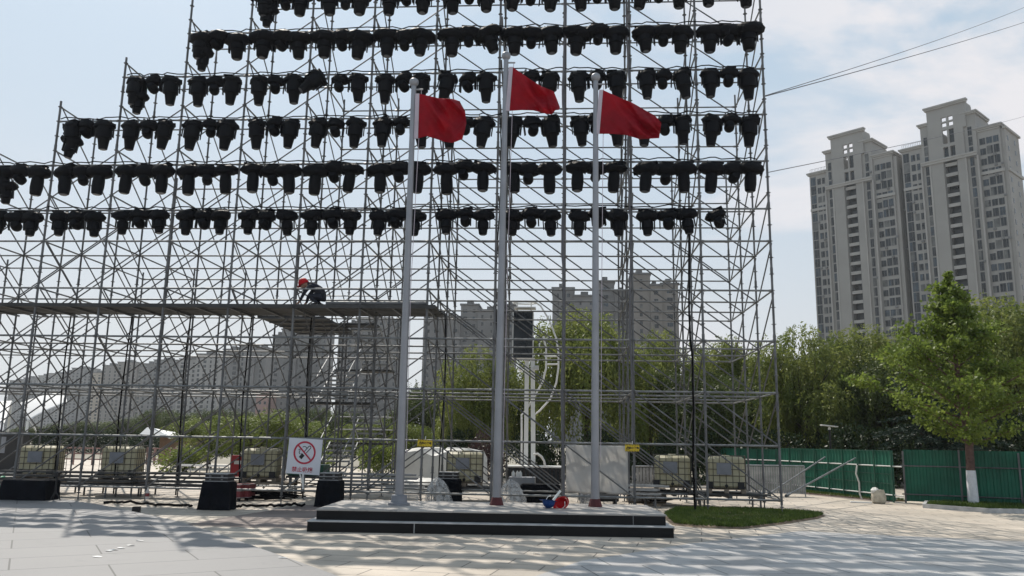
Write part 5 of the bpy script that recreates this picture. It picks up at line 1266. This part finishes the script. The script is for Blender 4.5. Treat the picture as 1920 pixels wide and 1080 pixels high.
putb(0, 1600, 790, 44, 130, 'dark shrub above the green fence right of the street lamp', gD); putb(0, 1700, 782, 42, 130, 'dark shrub above the gap in the green fence', gD); putb(0, 1800, 775, 42, 150, 'dark shrub above the plain green fence behind the ginkgo trunk', gD); putb(0, 1900, 770, 42, 130, 'dark shrub above the green fence at the right edge', gD); putb(0, 1540, 800, 47, 100, 'dark shrub behind the street lamp', gD)
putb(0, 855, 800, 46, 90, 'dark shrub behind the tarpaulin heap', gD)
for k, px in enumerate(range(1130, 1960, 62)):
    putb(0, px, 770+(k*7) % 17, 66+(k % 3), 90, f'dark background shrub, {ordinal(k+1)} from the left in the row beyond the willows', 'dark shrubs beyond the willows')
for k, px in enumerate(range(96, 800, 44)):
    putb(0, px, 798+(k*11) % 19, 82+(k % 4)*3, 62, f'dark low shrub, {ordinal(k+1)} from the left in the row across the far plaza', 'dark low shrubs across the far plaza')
putb(2, 350, 830, 44, 110, 'yellow-green shrub behind the pale rail', 'light shrubs on the left'); putb(2, 590, 820, 45, 80, 'yellow-green shrub behind the no smoking sign', 'light shrubs on the left'); putb(2, 715, 820, 44, 90, 'yellow-green shrub left of the left flagpole', 'light shrubs on the left')
cf = conifer(10, 5.4, 91); q = P(1778, 556, 40); cf.location = (q.x, 40, 0); cf.scale = (1, 1, q.z/10); cf['label'] = 'dark blue-green conifer rising behind the ginkgo'
c2 = dup(cf, label='lower dark conifer left of the ginkgo crown'); q = P(1715, 625, 41); c2.location = (q.x, 41, 0); c2.scale = (1, 1, q.z/10); c2.rotation_euler = (0, 0, 2.1)
for c in (cf, c2): c['group'] = 'dark conifers by the ginkgo'

HAZE = 0.00020
# ------------------------------------------------------------------ sky, haze and sun
SUN_EL, SUN_AZ = R(52), math.atan2(-.50, .86)          # azimuth measured from +y towards +x
sd = Vector((math.sin(SUN_AZ)*math.cos(SUN_EL), math.cos(SUN_AZ)*math.cos(SUN_EL), math.sin(SUN_EL)))
sl = bpy.data.lights.new('sun', 'SUN'); so_ = bpy.data.objects.new('sun', sl); COL.objects.link(so_)
sl.energy = 4.9; sl.angle = R(0.53); sl.color = (1.0, .93, .83); so_.rotation_euler = sd.to_track_quat('Z', 'Y').to_euler(); so_.location = (0, 0, 60)
w = bpy.data.worlds.new('World'); S.world = w; w.use_nodes = True; n = w.node_tree; n.nodes.clear()
out = n.nodes.new('ShaderNodeOutputWorld'); bg = n.nodes.new('ShaderNodeBackground'); n.links.new(bg.outputs[0], out.inputs[0]); bg.inputs['Strength'].default_value = 0.10
sky = n.nodes.new('ShaderNodeTexSky'); sky.sky_type = 'NISHITA'; sky.sun_disc = False; sky.sun_elevation = SUN_EL; sky.sun_rotation = SUN_AZ % (2*math.pi); sky.dust_density = 2.0; sky.air_density = 1.0; sky.ozone_density = 1.5
tc = n.nodes.new('ShaderNodeTexCoord'); mp = n.nodes.new('ShaderNodeMapping'); mp.inputs['Scale'].default_value = (1.0, 1.0, 2.2); mp.inputs['Location'].default_value = (.35, .1, .0); n.links.new(tc.outputs['Generated'], mp.inputs[0])
nz = n.nodes.new('ShaderNodeTexNoise'); nz.inputs['Scale'].default_value = 2.6; nz.inputs['Detail'].default_value = 9; nz.inputs['Roughness'].default_value = .56; nz.inputs['Distortion'].default_value = .25; n.links.new(mp.outputs[0], nz.inputs[0])
mr = n.nodes.new('ShaderNodeMapRange'); mr.interpolation_type = 'SMOOTHSTEP'; mr.inputs[1].default_value = .49; mr.inputs[2].default_value = .63; mr.inputs[3].default_value = .0; mr.inputs[4].default_value = 1.0; n.links.new(nz.outputs['Fac'], mr.inputs[0])
sep = n.nodes.new('ShaderNodeSeparateXYZ'); n.links.new(tc.outputs['Generated'], sep.inputs[0])
ev = n.nodes.new('ShaderNodeMapRange'); ev.inputs[1].default_value = 0.0; ev.inputs[2].default_value = .55; ev.inputs[3].default_value = .93; ev.inputs[4].default_value = .60; n.links.new(sep.outputs['Z'], ev.inputs[0])
hcol = n.nodes.new('ShaderNodeMix'); hcol.data_type = 'RGBA'; hcol.inputs[6].default_value = (7.25, 7.6, 7.95, 1); hcol.inputs[7].default_value = (5.7, 7.45, 8.75, 1)
e2 = n.nodes.new('ShaderNodeMapRange'); e2.inputs[1].default_value = .12; e2.inputs[2].default_value = .5; n.links.new(sep.outputs['Z'], e2.inputs[0]); n.links.new(e2.outputs[0], hcol.inputs[0])
hz = n.nodes.new('ShaderNodeMix'); hz.data_type = 'RGBA'; n.links.new(ev.outputs[0], hz.inputs[0]); n.links.new(sky.outputs[0], hz.inputs[6]); n.links.new(hcol.outputs[2], hz.inputs[7])
sd_ = n.nodes.new('ShaderNodeMapRange'); sd_.inputs[1].default_value = -.25; sd_.inputs[2].default_value = .35; sd_.inputs[3].default_value = .08; sd_.inputs[4].default_value = 1.0; n.links.new(sep.outputs['X'], sd_.inputs[0])
mu = n.nodes.new('ShaderNodeMath'); mu.operation = 'MULTIPLY'; n.links.new(mr.outputs[0], mu.inputs[0]); n.links.new(sd_.outputs[0], mu.inputs[1])
mx = n.nodes.new('ShaderNodeMix'); mx.data_type = 'RGBA'; n.links.new(mu.outputs[0], mx.inputs[0]); n.links.new(hz.outputs[2], mx.inputs[6]); mx.inputs[7].default_value = (8.4, 8.3, 8.6, 1); n.links.new(mx.outputs[2], bg.inputs[0])
vs_ = S.view_settings; vs_.view_transform = 'Standard'; vs_.look = 'None'; vs_.exposure = 0.0; vs_.gamma = 1.0; vs_.use_curve_mapping = False
S.render.engine = 'CYCLES'
try: S.cycles.use_denoising = True; S.cycles.denoiser = 'OPENIMAGEDENOISE'
except Exception: pass
S.cycles.max_bounces = 6; S.cycles.transparent_max_bounces = 6; S.cycles.volume_bounces = 0

m, n, o = nt('pale_haze'); pv = n.nodes.new('ShaderNodeVolumePrincipled'); pv.inputs['Color'].default_value = (.84, .89, .94, 1); pv.inputs['Density'].default_value = HAZE; pv.inputs['Anisotropy'].default_value = .3; n.links.new(pv.outputs[0], o.inputs['Volume']); MT['haze'] = m
h_ = MB().box(-1400, 900, -60, 1300, -1.5, 118).build('haze', 'haze'); h_['kind'] = 'stuff'; tag(h_, 'thin pale summer haze over the plaza and the far blocks')
